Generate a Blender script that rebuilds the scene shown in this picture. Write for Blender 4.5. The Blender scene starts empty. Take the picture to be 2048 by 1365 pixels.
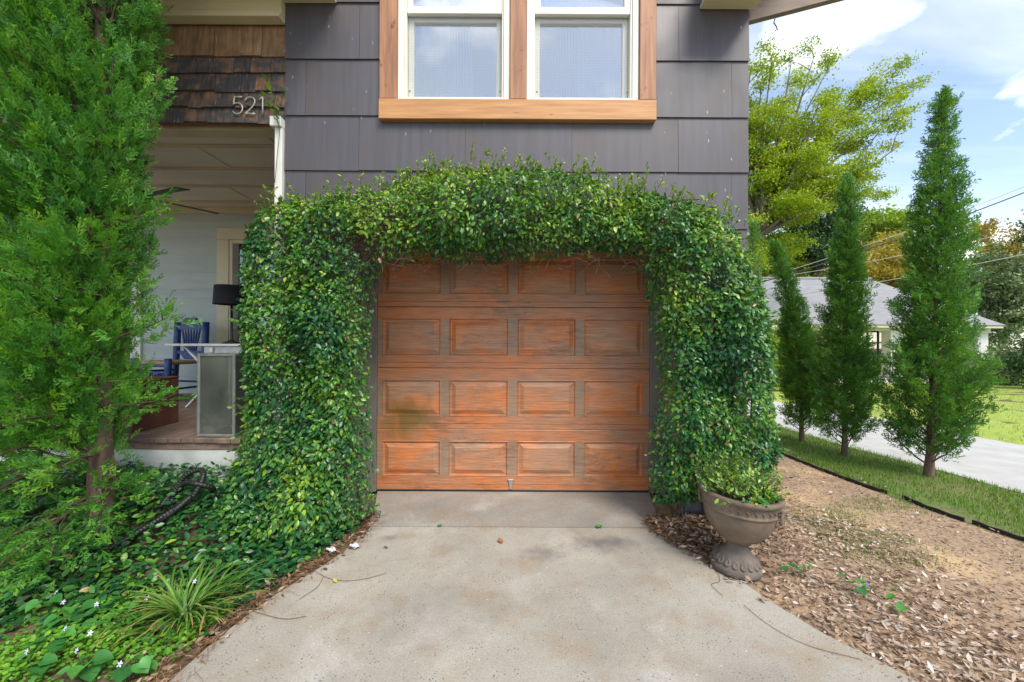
import bpy, bmesh, math, random
import numpy as np
from mathutils import Matrix, Vector

R_ = math.radians
rng = np.random.default_rng(521)
random.seed(521)
S = bpy.context.scene
C = S.collection

# ------------------------------------------------------------------ camera
CAMZ = 1.37
cam = bpy.data.cameras.new('camera')
cam.lens = 14.0; cam.sensor_width = 36.0; cam.sensor_fit = 'HORIZONTAL'
cam.clip_start = 0.05; cam.clip_end = 1000
cam_o = bpy.data.objects.new('camera', cam); C.objects.link(cam_o)
cam_o.location = (0, 0, CAMZ)
cam_o.rotation_euler = (R_(90), -R_(0.3), 0)
S.camera = cam_o

# ------------------------------------------------------------------ world / sky
SUN_EL, SUN_AZ = R_(51), math.atan2(0.50, -0.866)      # azimuth from +Y towards +X
world = bpy.data.worlds.new('World'); S.world = world; world.use_nodes = True
wt = world.node_tree; wt.nodes.clear()
def wn(t, **k):
    n = wt.nodes.new(t)
    for a, b in k.items():
        if a in n.inputs: n.inputs[a].default_value = b
        else: setattr(n, a, b)
    return n
sky = wn('ShaderNodeTexSky', sky_type='NISHITA', sun_disc=False, sun_elevation=SUN_EL, sun_rotation=SUN_AZ,
         air_density=1.0, dust_density=0.35, ozone_density=1.0)
tc = wn('ShaderNodeTexCoord')
sep = wn('ShaderNodeSeparateXYZ'); wt.links.new(tc.outputs['Generated'], sep.inputs[0])
den = wn('ShaderNodeMath', operation='ADD'); wt.links.new(sep.outputs['Z'], den.inputs[0]); den.inputs[1].default_value = 0.22
def div(o):
    d = wn('ShaderNodeMath', operation='DIVIDE'); wt.links.new(o, d.inputs[0]); wt.links.new(den.outputs[0], d.inputs[1]); return d
cx, cy = div(sep.outputs['X']), div(sep.outputs['Y'])
cmb = wn('ShaderNodeCombineXYZ'); wt.links.new(cx.outputs[0], cmb.inputs[0]); wt.links.new(cy.outputs[0], cmb.inputs[1])
mapc = wn('ShaderNodeMapping'); mapc.inputs['Rotation'].default_value = (0, 0, R_(28)); mapc.inputs['Scale'].default_value = (0.5, 1.7, 1)
mapc.inputs['Location'].default_value = (2.3, 0.7, 0)
wt.links.new(cmb.outputs[0], mapc.inputs[0])
n1 = wn('ShaderNodeTexNoise', Scale=1.3, Detail=7.0, Roughness=0.55, Distortion=0.4); wt.links.new(mapc.outputs[0], n1.inputs['Vector'])
r1 = wn('ShaderNodeMapRange'); wt.links.new(n1.outputs['Fac'], r1.inputs['Value'])
for k, v in (('From Min', 0.36), ('From Max', 0.66), ('To Min', 0.12), ('To Max', 0.78)): r1.inputs[k].default_value = v
mapp = wn('ShaderNodeMapping'); mapp.inputs['Location'].default_value = (10.39, 6.57, 2.7)
wt.links.new(cmb.outputs[0], mapp.inputs[0])
n2 = wn('ShaderNodeTexNoise', Scale=2.1, Detail=8.0, Roughness=0.52, Distortion=0.2); wt.links.new(mapp.outputs[0], n2.inputs['Vector'])
r2 = wn('ShaderNodeMapRange'); wt.links.new(n2.outputs['Fac'], r2.inputs['Value'])
for k, v in (('From Min', 0.575), ('From Max', 0.70), ('To Min', 0.0), ('To Max', 1.0)): r2.inputs[k].default_value = v
mx1 = wn('ShaderNodeMix', data_type='RGBA'); wt.links.new(r1.outputs[0], mx1.inputs[0])
wt.links.new(sky.outputs[0], mx1.inputs[6]); mx1.inputs[7].default_value = (4.7, 4.95, 5.2, 1)
mx2 = wn('ShaderNodeMix', data_type='RGBA'); wt.links.new(r2.outputs[0], mx2.inputs[0])
wt.links.new(mx1.outputs[2], mx2.inputs[6]); mx2.inputs[7].default_value = (8.6, 8.5, 8.3, 1)
bg = wn('ShaderNodeBackground', Strength=0.102); wt.links.new(mx2.outputs[2], bg.inputs[0])
wo = wn('ShaderNodeOutputWorld'); wt.links.new(bg.outputs[0], wo.inputs[0])

# ------------------------------------------------------------------ sun
sl = bpy.data.lights.new('sun', 'SUN'); sl.energy = 1.5; sl.angle = R_(24); sl.color = (1.0, 0.93, 0.82)
so = bpy.data.objects.new('sun', sl); C.objects.link(so)
sv = Vector((math.sin(SUN_AZ)*math.cos(SUN_EL), math.cos(SUN_AZ)*math.cos(SUN_EL), math.sin(SUN_EL)))
so.rotation_euler = sv.to_track_quat('Z', 'Y').to_euler(); so.location = (6, -8, 12)

S.view_settings.view_transform = 'Standard'; S.view_settings.look = 'None'
S.view_settings.exposure = 1.45; S.view_settings.gamma = 1.0
S.render.engine = 'CYCLES'
S.cycles.use_denoising = True
S.cycles.max_bounces = 8; S.cycles.transparent_max_bounces = 12; S.cycles.diffuse_bounces = 5

# ================================================================== helpers
WM = {}
def tag(o, label=None, cat=None, group=None, kind=None):
    if label: o['label'] = label
    if cat: o['category'] = cat
    if group: o['group'] = group
    if kind: o['kind'] = kind
    return o
def link(o, parent=None, M=None):
    C.objects.link(o)
    M = M or Matrix.Identity(4)
    o.matrix_basis = M; WM[o.name] = M
    if parent is not None:
        o.parent = parent; o.matrix_parent_inverse = WM[parent.name].inverted()
    return o
def empty(name, loc, label, cat, group=None):
    o = bpy.data.objects.new(name, None); o.empty_display_size = 0.1
    link(o, None, Matrix.Translation(loc)); return tag(o, label, cat, group)
def mesh_np(name, V, F, mats=(), attrs=None, smooth=False, fmat=None):
    V = np.asarray(V, np.float32); me = bpy.data.meshes.new(name)
    if isinstance(F, np.ndarray):
        m, k = F.shape
        me.vertices.add(len(V)); me.vertices.foreach_set('co', V.ravel())
        me.loops.add(m*k); me.loops.foreach_set('vertex_index', F.ravel().astype(np.int32))
        me.polygons.add(m); me.polygons.foreach_set('loop_start', (np.arange(m)*k).astype(np.int32))
        me.polygons.foreach_set('loop_total', np.full(m, k, np.int32))
    else:
        me.from_pydata([tuple(v) for v in V.tolist()], [], [tuple(f) for f in F])
    for mt in (mats if isinstance(mats, (list, tuple)) else [mats]): me.materials.append(mt)
    if fmat is not None: me.polygons.foreach_set('material_index', np.asarray(fmat, np.int32))
    if attrs:
        for a, v in attrs.items():
            at = me.attributes.new(a, 'FLOAT', 'POINT'); at.data.foreach_set('value', np.asarray(v, np.float32))
    if smooth: me.polygons.foreach_set('use_smooth', np.ones(len(me.polygons), bool))
    me.update(); me.validate()
    return me
def mobj(name, me, parent=None, M=None):
    return link(bpy.data.objects.new(name, me), parent, M)
def bm_obj(name, bm, mat, parent=None, smooth=False, M=None, bevel=0):
    if bevel: bmesh.ops.bevel(bm, geom=bm.edges[:], offset=bevel, segments=1, affect='EDGES', clamp_overlap=True)
    bmesh.ops.recalc_face_normals(bm, faces=bm.faces[:])
    me = bpy.data.meshes.new(name); bm.to_mesh(me); bm.free()
    for mt in (mat if isinstance(mat, (list, tuple)) else [mat]): me.materials.append(mt)
    if smooth: me.polygons.foreach_set('use_smooth', np.ones(len(me.polygons), bool))
    return mobj(name, me, parent, M)
def bx(bm, x0, x1, y0, y1, z0, z1):
    vs = [bm.verts.new(p) for p in ((x0,y0,z0),(x1,y0,z0),(x1,y1,z0),(x0,y1,z0),(x0,y0,z1),(x1,y0,z1),(x1,y1,z1),(x0,y1,z1))]
    for f in ((0,3,2,1),(4,5,6,7),(0,1,5,4),(1,2,6,5),(2,3,7,6),(3,0,4,7)): bm.faces.new([vs[i] for i in f])
    return vs
def box(name, x0, x1, y0, y1, z0, z1, mat, parent=None, bevel=0.0, M=None):
    bm = bmesh.new(); bx(bm, x0, x1, y0, y1, z0, z1)
    return bm_obj(name, bm, mat, parent, bevel=bevel, M=M)
def frames(P):
    P = np.asarray(P, float); T = np.gradient(P, axis=0); T /= np.linalg.norm(T, axis=1)[:, None] + 1e-9
    ref = np.array([0, 0, 1.0]) if abs(T[0][2]) < 0.9 else np.array([1.0, 0, 0])
    U = []; u = np.cross(T[0], ref); u /= np.linalg.norm(u)
    for t in T:
        u = u - t*np.dot(u, t); u /= np.linalg.norm(u) + 1e-9; U.append(u)
    U = np.array(U); return P, T, U, np.cross(T, U)
def tube_np(P, r, n=6):
    P, T, U, W = frames(P); m = len(P); r = np.broadcast_to(np.asarray(r, float), (m,))
    a = np.linspace(0, 2*np.pi, n, endpoint=False)
    V = (P[:, None] + r[:, None, None]*(np.cos(a)[None, :, None]*U[:, None] + np.sin(a)[None, :, None]*W[:, None])).reshape(-1, 3)
    i, j = np.meshgrid(np.arange(m-1), np.arange(n), indexing='ij'); j2 = (j+1) % n
    F = np.stack([i*n+j, i*n+j2, (i+1)*n+j2, (i+1)*n+j], -1).reshape(-1, 4)
    return V, F
def tubes(list_, n=5):
    Vs, Fs, o = [], [], 0
    for P, r in list_:
        V, F = tube_np(P, r, n); Vs.append(V); Fs.append(F+o); o += len(V)
    return np.concatenate(Vs), np.concatenate(Fs)
def tube_obj(name, P, r, mat, parent=None, n=8):
    V, F = tube_np(P, r, n); m = len(P)
    F = [tuple(f) for f in F.tolist()] + [tuple(range(n-1, -1, -1)), tuple(range((m-1)*n, m*n))]
    return mobj(name, mesh_np(name, V, F, mat, smooth=True), parent)
def lathe(name, prof, mat, parent=None, n=48, M=None, squeeze=None):
    a = np.linspace(0, 2*np.pi, n, endpoint=False); V = []
    for r, z in prof: V.append(np.stack([r*np.cos(a), r*np.sin(a), np.full(n, z)], -1))
    V = np.concatenate(V); m = len(prof)
    i, j = np.meshgrid(np.arange(m-1), np.arange(n), indexing='ij'); j2 = (j+1) % n
    F = np.stack([i*n+j, i*n+j2, (i+1)*n+j2, (i+1)*n+j], -1).reshape(-1, 4)
    return mobj(name, mesh_np(name, V, F, mat, smooth=True), parent, M)
def catmull(P, n=8):
    P = np.asarray(P, float); P = np.concatenate([[2*P[0]-P[1]], P, [2*P[-1]-P[-2]]]); out = []
    for i in range(1, len(P)-2):
        for t in np.linspace(0, 1, n, endpoint=False):
            a, b, c, d = P[i-1], P[i], P[i+1], P[i+2]
            out.append(0.5*((2*b)+(-a+c)*t+(2*a-5*b+4*c-d)*t*t+(-a+3*b-3*c+d)*t**3))
    out.append(P[-2]); return np.array(out)
def ss(a, b, x):
    t = np.clip((np.asarray(x, float)-a)/(b-a), 0, 1); return t*t*(3-2*t)
class SN:                                    # smooth numpy noise from random sines
    def __init__(s, freq, seed, n=14):
        g = np.random.default_rng(seed); s.k = g.normal(size=(n, 3))*freq; s.p = g.uniform(0, 6.28, n)
    def __call__(s, P):
        return np.sin(np.asarray(P) @ s.k.T + s.p).sum(-1)/math.sqrt(len(s.p)/2)/1.6
def norm(a): return a/(np.linalg.norm(a, axis=-1, keepdims=True)+1e-9)
def rots(Y, Z):                              # y axis = Y, z axis close to Z
    Y = norm(Y); X = norm(np.cross(Y, Z)); Zn = np.cross(X, Y); return np.stack([X, Y, Zn], -1)
def scatter(tv, tf, P, R, s, rnd, extra=None):
    N, k = len(P), len(tv); s = np.asarray(s, float)
    if s.ndim == 1: s = np.repeat(s[:, None], 3, 1)
    V = np.einsum('nij,nkj->nki', R, tv[None]*s[:, None]) + P[:, None]
    F = (tf[None] + (np.arange(N)*k)[:, None, None]).reshape(-1, tf.shape[1])
    return V.reshape(-1, 3), F, np.repeat(rnd, k)

# ------------------------------------------------------------------ materials
def new_mat(name):
    m = bpy.data.materials.new(name); m.use_nodes = True; t = m.node_tree
    b = t.nodes['Principled BSDF']; return m, t, b
def nd(t, typ, **k):
    n = t.nodes.new(typ)
    for a, b in k.items():
        if a in n.inputs: n.inputs[a].default_value = b
        else: setattr(n, a, b)
    return n
def ramp(t, src, stops):
    r = nd(t, 'ShaderNodeValToRGB'); e = r.color_ramp.elements
    while len(e) < len(stops): e.new(0.5)
    for el, (p, c) in zip(e, stops): el.position = p; el.color = (*c, 1) if len(c) == 3 else c
    t.links.new(src, r.inputs[0]); return r
def coords(t, scale=(1, 1, 1), space='world', rnd=False):
    mp = nd(t, 'ShaderNodeMapping'); mp.inputs['Scale'].default_value = scale
    if space == 'world':
        g = nd(t, 'ShaderNodeNewGeometry'); src = g.outputs['Position']
    else:
        g = nd(t, 'ShaderNodeTexCoord'); src = g.outputs['Object']
    if rnd:
        oi = nd(t, 'ShaderNodeObjectInfo'); mu = nd(t, 'ShaderNodeVectorMath', operation='SCALE'); mu.inputs['Scale'].default_value = 37.0
        cb = nd(t, 'ShaderNodeCombineXYZ')
        for i in range(3): t.links.new(oi.outputs['Random'], cb.inputs[i])
        t.links.new(cb.outputs[0], mu.inputs[0]); ad = nd(t, 'ShaderNodeVectorMath', operation='ADD')
        t.links.new(src, ad.inputs[0]); t.links.new(mu.outputs[0], ad.inputs[1]); src = ad.outputs[0]
    t.links.new(src, mp.inputs[0]); return mp.outputs[0]
def noise(t, vec, scale=1.0, detail=5.0, rough=0.55, dist=0.0):
    n = nd(t, 'ShaderNodeTexNoise', Scale=scale, Detail=detail, Roughness=rough, Distortion=dist); t.links.new(vec, n.inputs['Vector']); return n.outputs['Fac']
def mix(t, fac, a, b, mode='MIX'):
    m = nd(t, 'ShaderNodeMix', data_type='RGBA', blend_type=mode)
    for i, v in ((0, fac), (6, a), (7, b)):
        if isinstance(v, (int, float)): m.inputs[i].default_value = v
        elif isinstance(v, tuple): m.inputs[i].default_value = (*v, 1)
        else: t.links.new(v, m.inputs[i])
    return m.outputs[2]
def mr(t, v, a, b, c=0.0, d=1.0):
    m = nd(t, 'ShaderNodeMapRange'); t.links.new(v, m.inputs['Value'])
    for k, x in (('From Min', a), ('From Max', b), ('To Min', c), ('To Max', d)): m.inputs[k].default_value = x
    return m.outputs[0]
def math_(t, op, a, b):
    m = nd(t, 'ShaderNodeMath', operation=op)
    for i, v in ((0, a), (1, b)):
        if isinstance(v, (int, float)): m.inputs[i].default_value = v
        else: t.links.new(v, m.inputs[i])
    return m.outputs[0]
def bump(t, b, h, strength=0.3, dist=0.01):
    n = nd(t, 'ShaderNodeBump', Strength=strength, Distance=dist); t.links.new(h, n.inputs['Height']); t.links.new(n.outputs[0], b.inputs['Normal'])
def simple(name, c1, c2=None, scale=(6, 6, 6), rough=0.6, bmp=0.15, space='world', rnd=False, metal=0.0, spots=None, pos=(0.35, 0.68), objvar=0.0):
    m, t, b = new_mat(name); c2 = c2 or tuple(x*0.8 for x in c1)
    v = coords(t, scale, space, rnd); f = noise(t, v, 1.0, 7, 0.6)
    col = ramp(t, f, [(pos[0], c2), (pos[1], c1)]).outputs[0]
    if spots:
        f2 = noise(t, coords(t, spots[0], space, rnd), 1.0, 6, 0.7)
        col = mix(t, mr(t, f2, spots[1], spots[2]), col, spots[3])
    if objvar:
        oi = nd(t, 'ShaderNodeObjectInfo'); col = mix(t, 1.0, col, ramp(t, oi.outputs['Random'], [(0, (1-objvar,)*3), (1, (1+objvar*0.6,)*3)]).outputs[0], 'MULTIPLY')
    t.links.new(col, b.inputs['Base Color']); b.inputs['Roughness'].default_value = rough; b.inputs['Metallic'].default_value = metal
    if bmp: bump(t, b, f, bmp, 0.004)
    return m
def leafmat(name, stops, rough=0.4, trans=0.3, tint=(1.25, 1.15, 0.45), spec=0.5):
    m, t, b = new_mat(name); at = nd(t, 'ShaderNodeAttribute', attribute_name='rnd')
    col = ramp(t, at.outputs['Fac'], stops).outputs[0]
    f = noise(t, coords(t, (25, 25, 25)), 1.0, 3); col = mix(t, 1.0, col, ramp(t, f, [(0.3, (0.8,)*3), (0.7, (1.12,)*3)]).outputs[0], 'MULTIPLY')
    t.links.new(col, b.inputs['Base Color']); b.inputs['Roughness'].default_value = rough; b.inputs['Specular IOR Level'].default_value = spec
    tr = nd(t, 'ShaderNodeBsdfTranslucent'); t.links.new(mix(t, 1.0, col, tint, 'MULTIPLY'), tr.inputs[0])
    ms = nd(t, 'ShaderNodeMixShader'); ms.inputs[0].default_value = trans
    t.links.new(b.outputs[0], ms.inputs[1]); t.links.new(tr.outputs[0], ms.inputs[2])
    t.links.new(ms.outputs[0], t.nodes['Material Output'].inputs[0]); return m
M = {}
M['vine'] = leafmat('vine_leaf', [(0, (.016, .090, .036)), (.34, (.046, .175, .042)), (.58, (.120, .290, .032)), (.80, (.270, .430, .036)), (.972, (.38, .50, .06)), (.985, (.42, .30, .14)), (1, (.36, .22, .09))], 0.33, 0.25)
M['cedar'] = leafmat('cedar_leaf', [(0, (.04, .17, .032)), (.4, (.095, .305, .038)), (.75, (.185, .45, .042)), (.96, (.33, .55, .055)), (1, (.30, .21, .08))], 0.55, 0.36)
M['cedar_dark'] = leafmat('column_cedar_leaf', [(0, (.045, .155, .038)), (.45, (.100, .275, .038)), (.8, (.18, .385, .038)), (1, (.28, .46, .05))], 0.55, 0.36)
M['oak'] = leafmat('oak_leaf', [(0, (.16, .28, .014)), (.5, (.29, .43, .018)), (1, (.46, .56, .045))], 0.5, 0.5, (1.2, 1.1, .4))
M['ivy'] = leafmat('ivy_leaf', [(0, (.012, .045, .012)), (.6, (.03, .09, .02)), (1, (.07, .15, .03))], 0.4, 0.2)
M['bright'] = leafmat('spring_leaf', [(0, (.11, .23, .02)), (.5, (.22, .36, .025)), (1, (.36, .46, .05))], 0.5, 0.4)
M['gold'] = leafmat('golden_leaf', [(0, (.22, .19, .03)), (.5, (.42, .33, .04)), (1, (.40, .42, .08))], 0.5, 0.4)
M['silver'] = leafmat('pale_leaf', [(0, (.04, .10, .03)), (.5, (.12, .20, .08)), (.85, (.30, .38, .22)), (1, (.62, .66, .50))], 0.5, 0.3)
M['grass'] = leafmat('grass_blade', [(0, (.07, .17, .015)), (.6, (.15, .30, .02)), (.9, (.28, .37, .05)), (1, (.45, .37, .16))], 0.5, 0.3)
M['clover'] = leafmat('clover_leaf', [(0, (.05, .19, .02)), (.5, (.12, .35, .025)), (.9, (.22, .45, .035)), (1, (.28, .45, .07))], 0.5, 0.3)
M['violet'] = leafmat('violet_leaf', [(0, (.03, .14, .035)), (.6, (.07, .27, .05)), (1, (.14, .36, .06))], 0.42, 0.25)
M['blade'] = leafmat('lily_turf_blade', [(0, (.04, .14, .02)), (.5, (.10, .25, .03)), (.85, (.22, .34, .07)), (.93, (.30, .26, .08)), (1, (.42, .24, .10))], 0.45, 0.25)
M['litter'] = leafmat('dry_leaf', [(0, (.12, .068, .038)), (.30, (.27, .165, .10)), (.62, (.44, .32, .23)), (.86, (.54, .45, .37)), (1, (.60, .55, .50))], 0.7, 0.1, (1, .9, .7))
M['needle'] = leafmat('pine_straw', [(0, (.13, .06, .03)), (.6, (.26, .14, .065)), (1, (.40, .25, .13))], 0.7, 0.05, (1, .9, .7))
M['petal'] = simple('violet_petal', (.62, .62, .82), (.50, .48, .72), (60, 60, 60), 0.6, 0)
M['purple'] = simple('purple_petal', (.20, .12, .62), (.14, .07, .5), (60, 60, 60), 0.6, 0)
M['bark'] = simple('cedar_bark', (.20, .135, .095), (.085, .05, .035), (26, 26, 5), 0.9, 0.9)
M['twig'] = simple('twig_bark', (.15, .10, .07), (.07, .045, .03), (30, 30, 30), 0.9, 0.3)
M['graytwig'] = simple('grey_bark', (.22, .19, .16), (.10, .08, .06), (12, 12, 4), 0.9, 0.5)
M['cream'] = simple('cream_paint', (.66, .59, .40), (.58, .515, .345), (3, 3, 3), 0.55, 0.05, spots=((9, 9, 2), .62, .8, (.46, .41, .28)))
M['ceil'] = simple('ceiling_paint', (.86, .82, .70), (.78, .735, .615), (1.5, 7, 3), 0.6, 0.05)
M['white'] = simple('white_paint', (.76, .76, .70), (.68, .68, .62), (4, 4, 4), 0.5, 0.04)
M['vinyl'] = simple('window_vinyl', (.80, .79, .70), (.74, .73, .64), (4, 4, 4), 0.35, 0.0)
M['porchwall'] = simple('sage_wall_paint', (.46, .53, .50), (.39, .455, .43), (2, 2, 9), 0.65, 0.05, spots=((30, 30, 30), .70, .76, (.16, .19, .18)))
M['jamb'] = simple('taupe_jamb_paint', (.20, .185, .155), (.135, .125, .105), (8, 8, 2), 0.6, 0.1)
M['trim'] = simple('cedar_trim_wood', (.44, .215, .105), (.25, .11, .055), (34, 34, 2.2), 0.55, 0.25, rnd=True, spots=((9, 9, 5), .61, .69, (.12, .045, .025)))
M['sillwood'] = simple('sill_trim_wood', (.58, .30, .115), (.40, .185, .065), (2.2, 34, 34), 0.5, 0.25, rnd=True, spots=((8, 9, 14), .64, .72, (.20, .075, .035)))
M['deck'] = simple('deck_board_wood', (.25, .17, .13), (.14, .095, .075), (20, 3, 20), 0.75, 0.4, rnd=True, objvar=.25)
M['skirt'] = simple('foundation_paint', (.62, .64, .62), (.44, .46, .44), (5, 5, 5), 0.7, 0.2)
M['steel'] = simple('galvanized_metal', (.52, .54, .54), (.36, .38, .39), (16, 16, 16), 0.42, 0.05, metal=0.75)
M['whitemetal'] = simple('white_metal', (.70, .72, .72), (.60, .62, .63), (16, 16, 16), 0.4, 0.03)
M['black'] = simple('black_plastic', (.014, .014, .016), (.008, .008, .009), (20, 20, 20), 0.5, 0.1)
M['blackcloth'] = simple('black_cloth_shade', (.012, .012, .015), (.009, .009, .010), (90, 90, 90), 0.85, 0.1)
M['blue'] = simple('blue_chair_paint', (.022, .062, .22), (.012, .036, .14), (22, 22, 22), 0.45, 0.35)
M['rush'] = simple('rush_seat', (.42, .31, .18), (.22, .15, .08), (12, 90, 90), 0.85, 0.8, space='object')
M['corten'] = simple('rusted_steel', (.16, .062, .036), (.085, .034, .024), (9, 9, 9), 0.75, 0.2)
M['wicker'] = simple('wicker', (.21, .135, .08), (.08, .05, .03), (20, 20, 90), 0.8, 0.6)
M['reddoor'] = simple('red_brown_door', (.20, .062, .030), (.11, .032, .018), (20, 20, 2), 0.4, 0.1)
M['dark'] = simple('dark_room', (.03, .03, .034), (.02, .02, .022), (1, 1, 1), 0.9, 0)
M['curtain'] = simple('white_curtain', (.42, .47, .55), (.33, .37, .44), (14, 14, 1), 0.9, 0.1)
M['roof'] = simple('asphalt_roof_shingle', (.30, .30, .31), (.18, .185, .195), (3, 3, 26), 0.85, 0.5, spots=((1, 1, 1), .4, .7, (.25, .25, .26)))
M['tan'] = simple('tan_wall', (.48, .38, .26), (.42, .33, .22), (2, 2, 2), 0.8, 0.05)
M['wire'] = simple('cable', (.05, .05, .055), (.04, .04, .04), (1, 1, 1), 0.6, 0)
M['wirelight'] = simple('pale_cable', (.45, .45, .45), (.35, .35, .35), (1, 1, 1), 0.5, 0)
M['paper'] = simple('pale_scrap', (.70, .70, .74), (.52, .52, .56), (40, 40, 40), 0.6, 0.2)
M['stone'] = simple('urn_terracotta_cement', (.205, .148, .104), (.12, .09, .066), (9, 9, 9), 0.85, 0.35, space='object', spots=((3.5, 3.5, 5), .55, .8, (.32, .27, .225)))
M['stonegrey'] = simple('urn_foot_cement', (.165, .135, .112), (.095, .08, .07), (12, 12, 12), 0.85, 0.35, space='object')
M['soil'] = simple('potting_soil', (.06, .04, .025), (.03, .02, .013), (40, 40, 40), 0.95, 0.8)
M['ground'] = simple('bare_soil', (.16, .10, .06), (.075, .05, .032), (5, 5, 5), 0.95, 0.8, spots=((22, 22, 22), .55, .7, (.24, .16, .09)))
M['mulch'] = simple('leaf_bed_soil', (.40, .285, .19), (.24, .16, .10), (26, 26, 26), 0.95, 0.9, spots=((1.3, 1.3, 1), .52, .66, (.52, .36, .20)))
M['verge'] = simple('verge_turf', (.11, .17, .03), (.17, .14, .07), (9, 9, 9), 0.95, 0.8, spots=((1.5, 1.5, 1), .5, .7, (.08, .16, .02)))
M['lawn'] = simple('lawn_turf', (.33, .40, .06), (.24, .31, .045), (4, 4, 4), 0.95, 0.6, spots=((.35, .9, 1), .56, .74, (.44, .36, .19)))  # base colour lifted to carry the brightness of sun on the lawn
M['road'] = simple('sunlit_asphalt', (.50, .49, .47), (.40, .39, .375), (3, 3, 3), 0.9, 0.3, spots=((120, 120, 120), .58, .7, (.40, .39, .37)))  # paleness of direct sun put into the asphalt's base colour

def siding_mat():
    m, t, b = new_mat('grey_siding_shingle')
    f = noise(t, coords(t, (24, 24, 1.3), rnd=True), 1.0, 6, .6); g = noise(t, coords(t, (1.6, 1.6, 1.6), rnd=True), 1.0, 5, .6)
    col = ramp(t, f, [(.28, (.068, .063, .072)), (.72, (.096, .089, .104))]).outputs[0]
    col = mix(t, mr(t, g, .46, .74, 0, .8), col, (.088, .064, .054))
    v = nd(t, 'ShaderNodeTexVoronoi', Scale=1.0); t.links.new(coords(t, (16, 16, 7), rnd=True), v.inputs['Vector'])
    ms = noise(t, coords(t, (3, 3, 3)), 1.0, 4); sp = math_(t, 'MULTIPLY', mr(t, v.outputs['Distance'], .05, .11, 1, 0), mr(t, ms, .42, .55, 0, 0.85))
    col = mix(t, sp, col, (.34, .33, .32))
    st = noise(t, coords(t, (60, 60, 1.6), rnd=True), 1.0, 4); col = mix(t, mr(t, st, .66, .80, 0, .16), col, (.25, .24, .25))
    t.links.new(col, b.inputs['Base Color']); t.links.new(mr(t, g, .3, .7, .36, .55), b.inputs['Roughness'])
    bump(t, b, f, .12, .003); return m
M['siding'] = siding_mat()
def shake_mat(name, dark, warm, bias):
    m, t, b = new_mat(name)
    f = noise(t, coords(t, (46, 46, 3.0), rnd=True), 1.0, 7, .65); g = noise(t, coords(t, (6, 6, 9), rnd=True), 1.0, 6, .6)
    col = mix(t, mr(t, g, bias-.1, bias+.12), dark, warm)
    col = mix(t, 1.0, col, ramp(t, f, [(.28, (.5,)*3), (.72, (1.4,)*3)]).outputs[0], 'MULTIPLY')
    st = noise(t, coords(t, (70, 70, 5), rnd=True), 1.0, 3); col = mix(t, mr(t, st, .66, .74, 0, .75), col, (.50, .40, .26))
    t.links.new(col, b.inputs['Base Color']); b.inputs['Roughness'].default_value = .85; bump(t, b, f, .8, .006); return m
M['shake'] = shake_mat('weathered_cedar_shake', (.078, .070, .070), (.30, .155, .085), .57)
M['shake_top'] = shake_mat('sheltered_cedar_shake', (.24, .14, .07), (.33, .19, .095), .5)
def concrete(name, base, dirt, stain=True):
    m, t, b = new_mat(name)
    f = noise(t, coords(t, (1.1, 1.1, 1.1)), 1.0, 9, .62, .3); col = ramp(t, f, [(.30, dirt), (.64, base)]).outputs[0]
    f2 = noise(t, coords(t, (3.2, 3.2, 3.2)), 1.0, 7, .6); col = mix(t, mr(t, f2, .50, .68, 0, .6), col, (.30, .22, .145))
    f3 = noise(t, coords(t, (2.1, 2.1, 2.1)), 1.0, 6, .55, .6); col = mix(t, mr(t, f3, .54, .72, 0, .45), col, (.53, .52, .49))
    g = noise(t, coords(t, (150, 150, 150)), 1.0, 3, .7); col = mix(t, 1.0, col, ramp(t, g, [(.28, (.72,)*3), (.72, (1.2,)*3)]).outputs[0], 'MULTIPLY')
    v = nd(t, 'ShaderNodeTexVoronoi', Scale=62.0); t.links.new(coords(t), v.inputs['Vector'])
    gate = noise(t, coords(t, (14, 14, 14)), 1.0, 3); col = mix(t, math_(t, 'MULTIPLY', mr(t, v.outputs['Distance'], .14, .28, .9, 0), mr(t, gate, .5, .58)), col, (.10, .09, .08))
    v2 = nd(t, 'ShaderNodeTexVoronoi', Scale=34.0); t.links.new(coords(t, (1, 1, 1), 'object'), v2.inputs['Vector'])
    col = mix(t, math_(t, 'MULTIPLY', mr(t, v2.outputs['Distance'], .08, .16, .7, 0), mr(t, gate, .42, .35)), col, (.68, .66, .60))
    if stain:                                     # oil marks with their own shapes in front of the slab
        for (sx, sy, rx, ry, a) in ((1.42, 2.62, .22, .15, .75), (.62, 2.63, .17, .085, .0), (.20, 2.55, .14, .09, .55), (.62, 2.68, .20, .10, .85), (-.85, 2.74, .07, .03, .5), (-.4, 1.95, .3, .2, .25)):
            if not a: continue
            cc = coords(t); s1 = nd(t, 'ShaderNodeVectorMath', operation='SUBTRACT'); t.links.new(cc, s1.inputs[0]); s1.inputs[1].default_value = (sx, sy, 0)
            s2 = nd(t, 'ShaderNodeVectorMath', operation='MULTIPLY'); t.links.new(s1.outputs[0], s2.inputs[0]); s2.inputs[1].default_value = (1/rx, 1/ry, 0)
            ln = nd(t, 'ShaderNodeVectorMath', operation='LENGTH'); t.links.new(s2.outputs[0], ln.inputs[0])
            w = math_(t, 'ADD', ln.outputs['Value'], mr(t, noise(t, coords(t, (9, 9, 9)), 1.0, 6, .65), .2, .8, -.9, .9))
            col = mix(t, mr(t, w, .15, 1.25, a, 0), col, (.13, .125, .125))
    t.links.new(col, b.inputs['Base Color']); b.inputs['Roughness'].default_value = .88
    h = math_(t, 'ADD', g, f2); bump(t, b, h, .35, .004); return m
M['concrete'] = concrete('driveway_concrete', (.405, .375, .325), (.25, .23, .195))
M['apron'] = concrete('slab_concrete', (.35, .325, .295), (.20, .18, .155), False)
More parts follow.
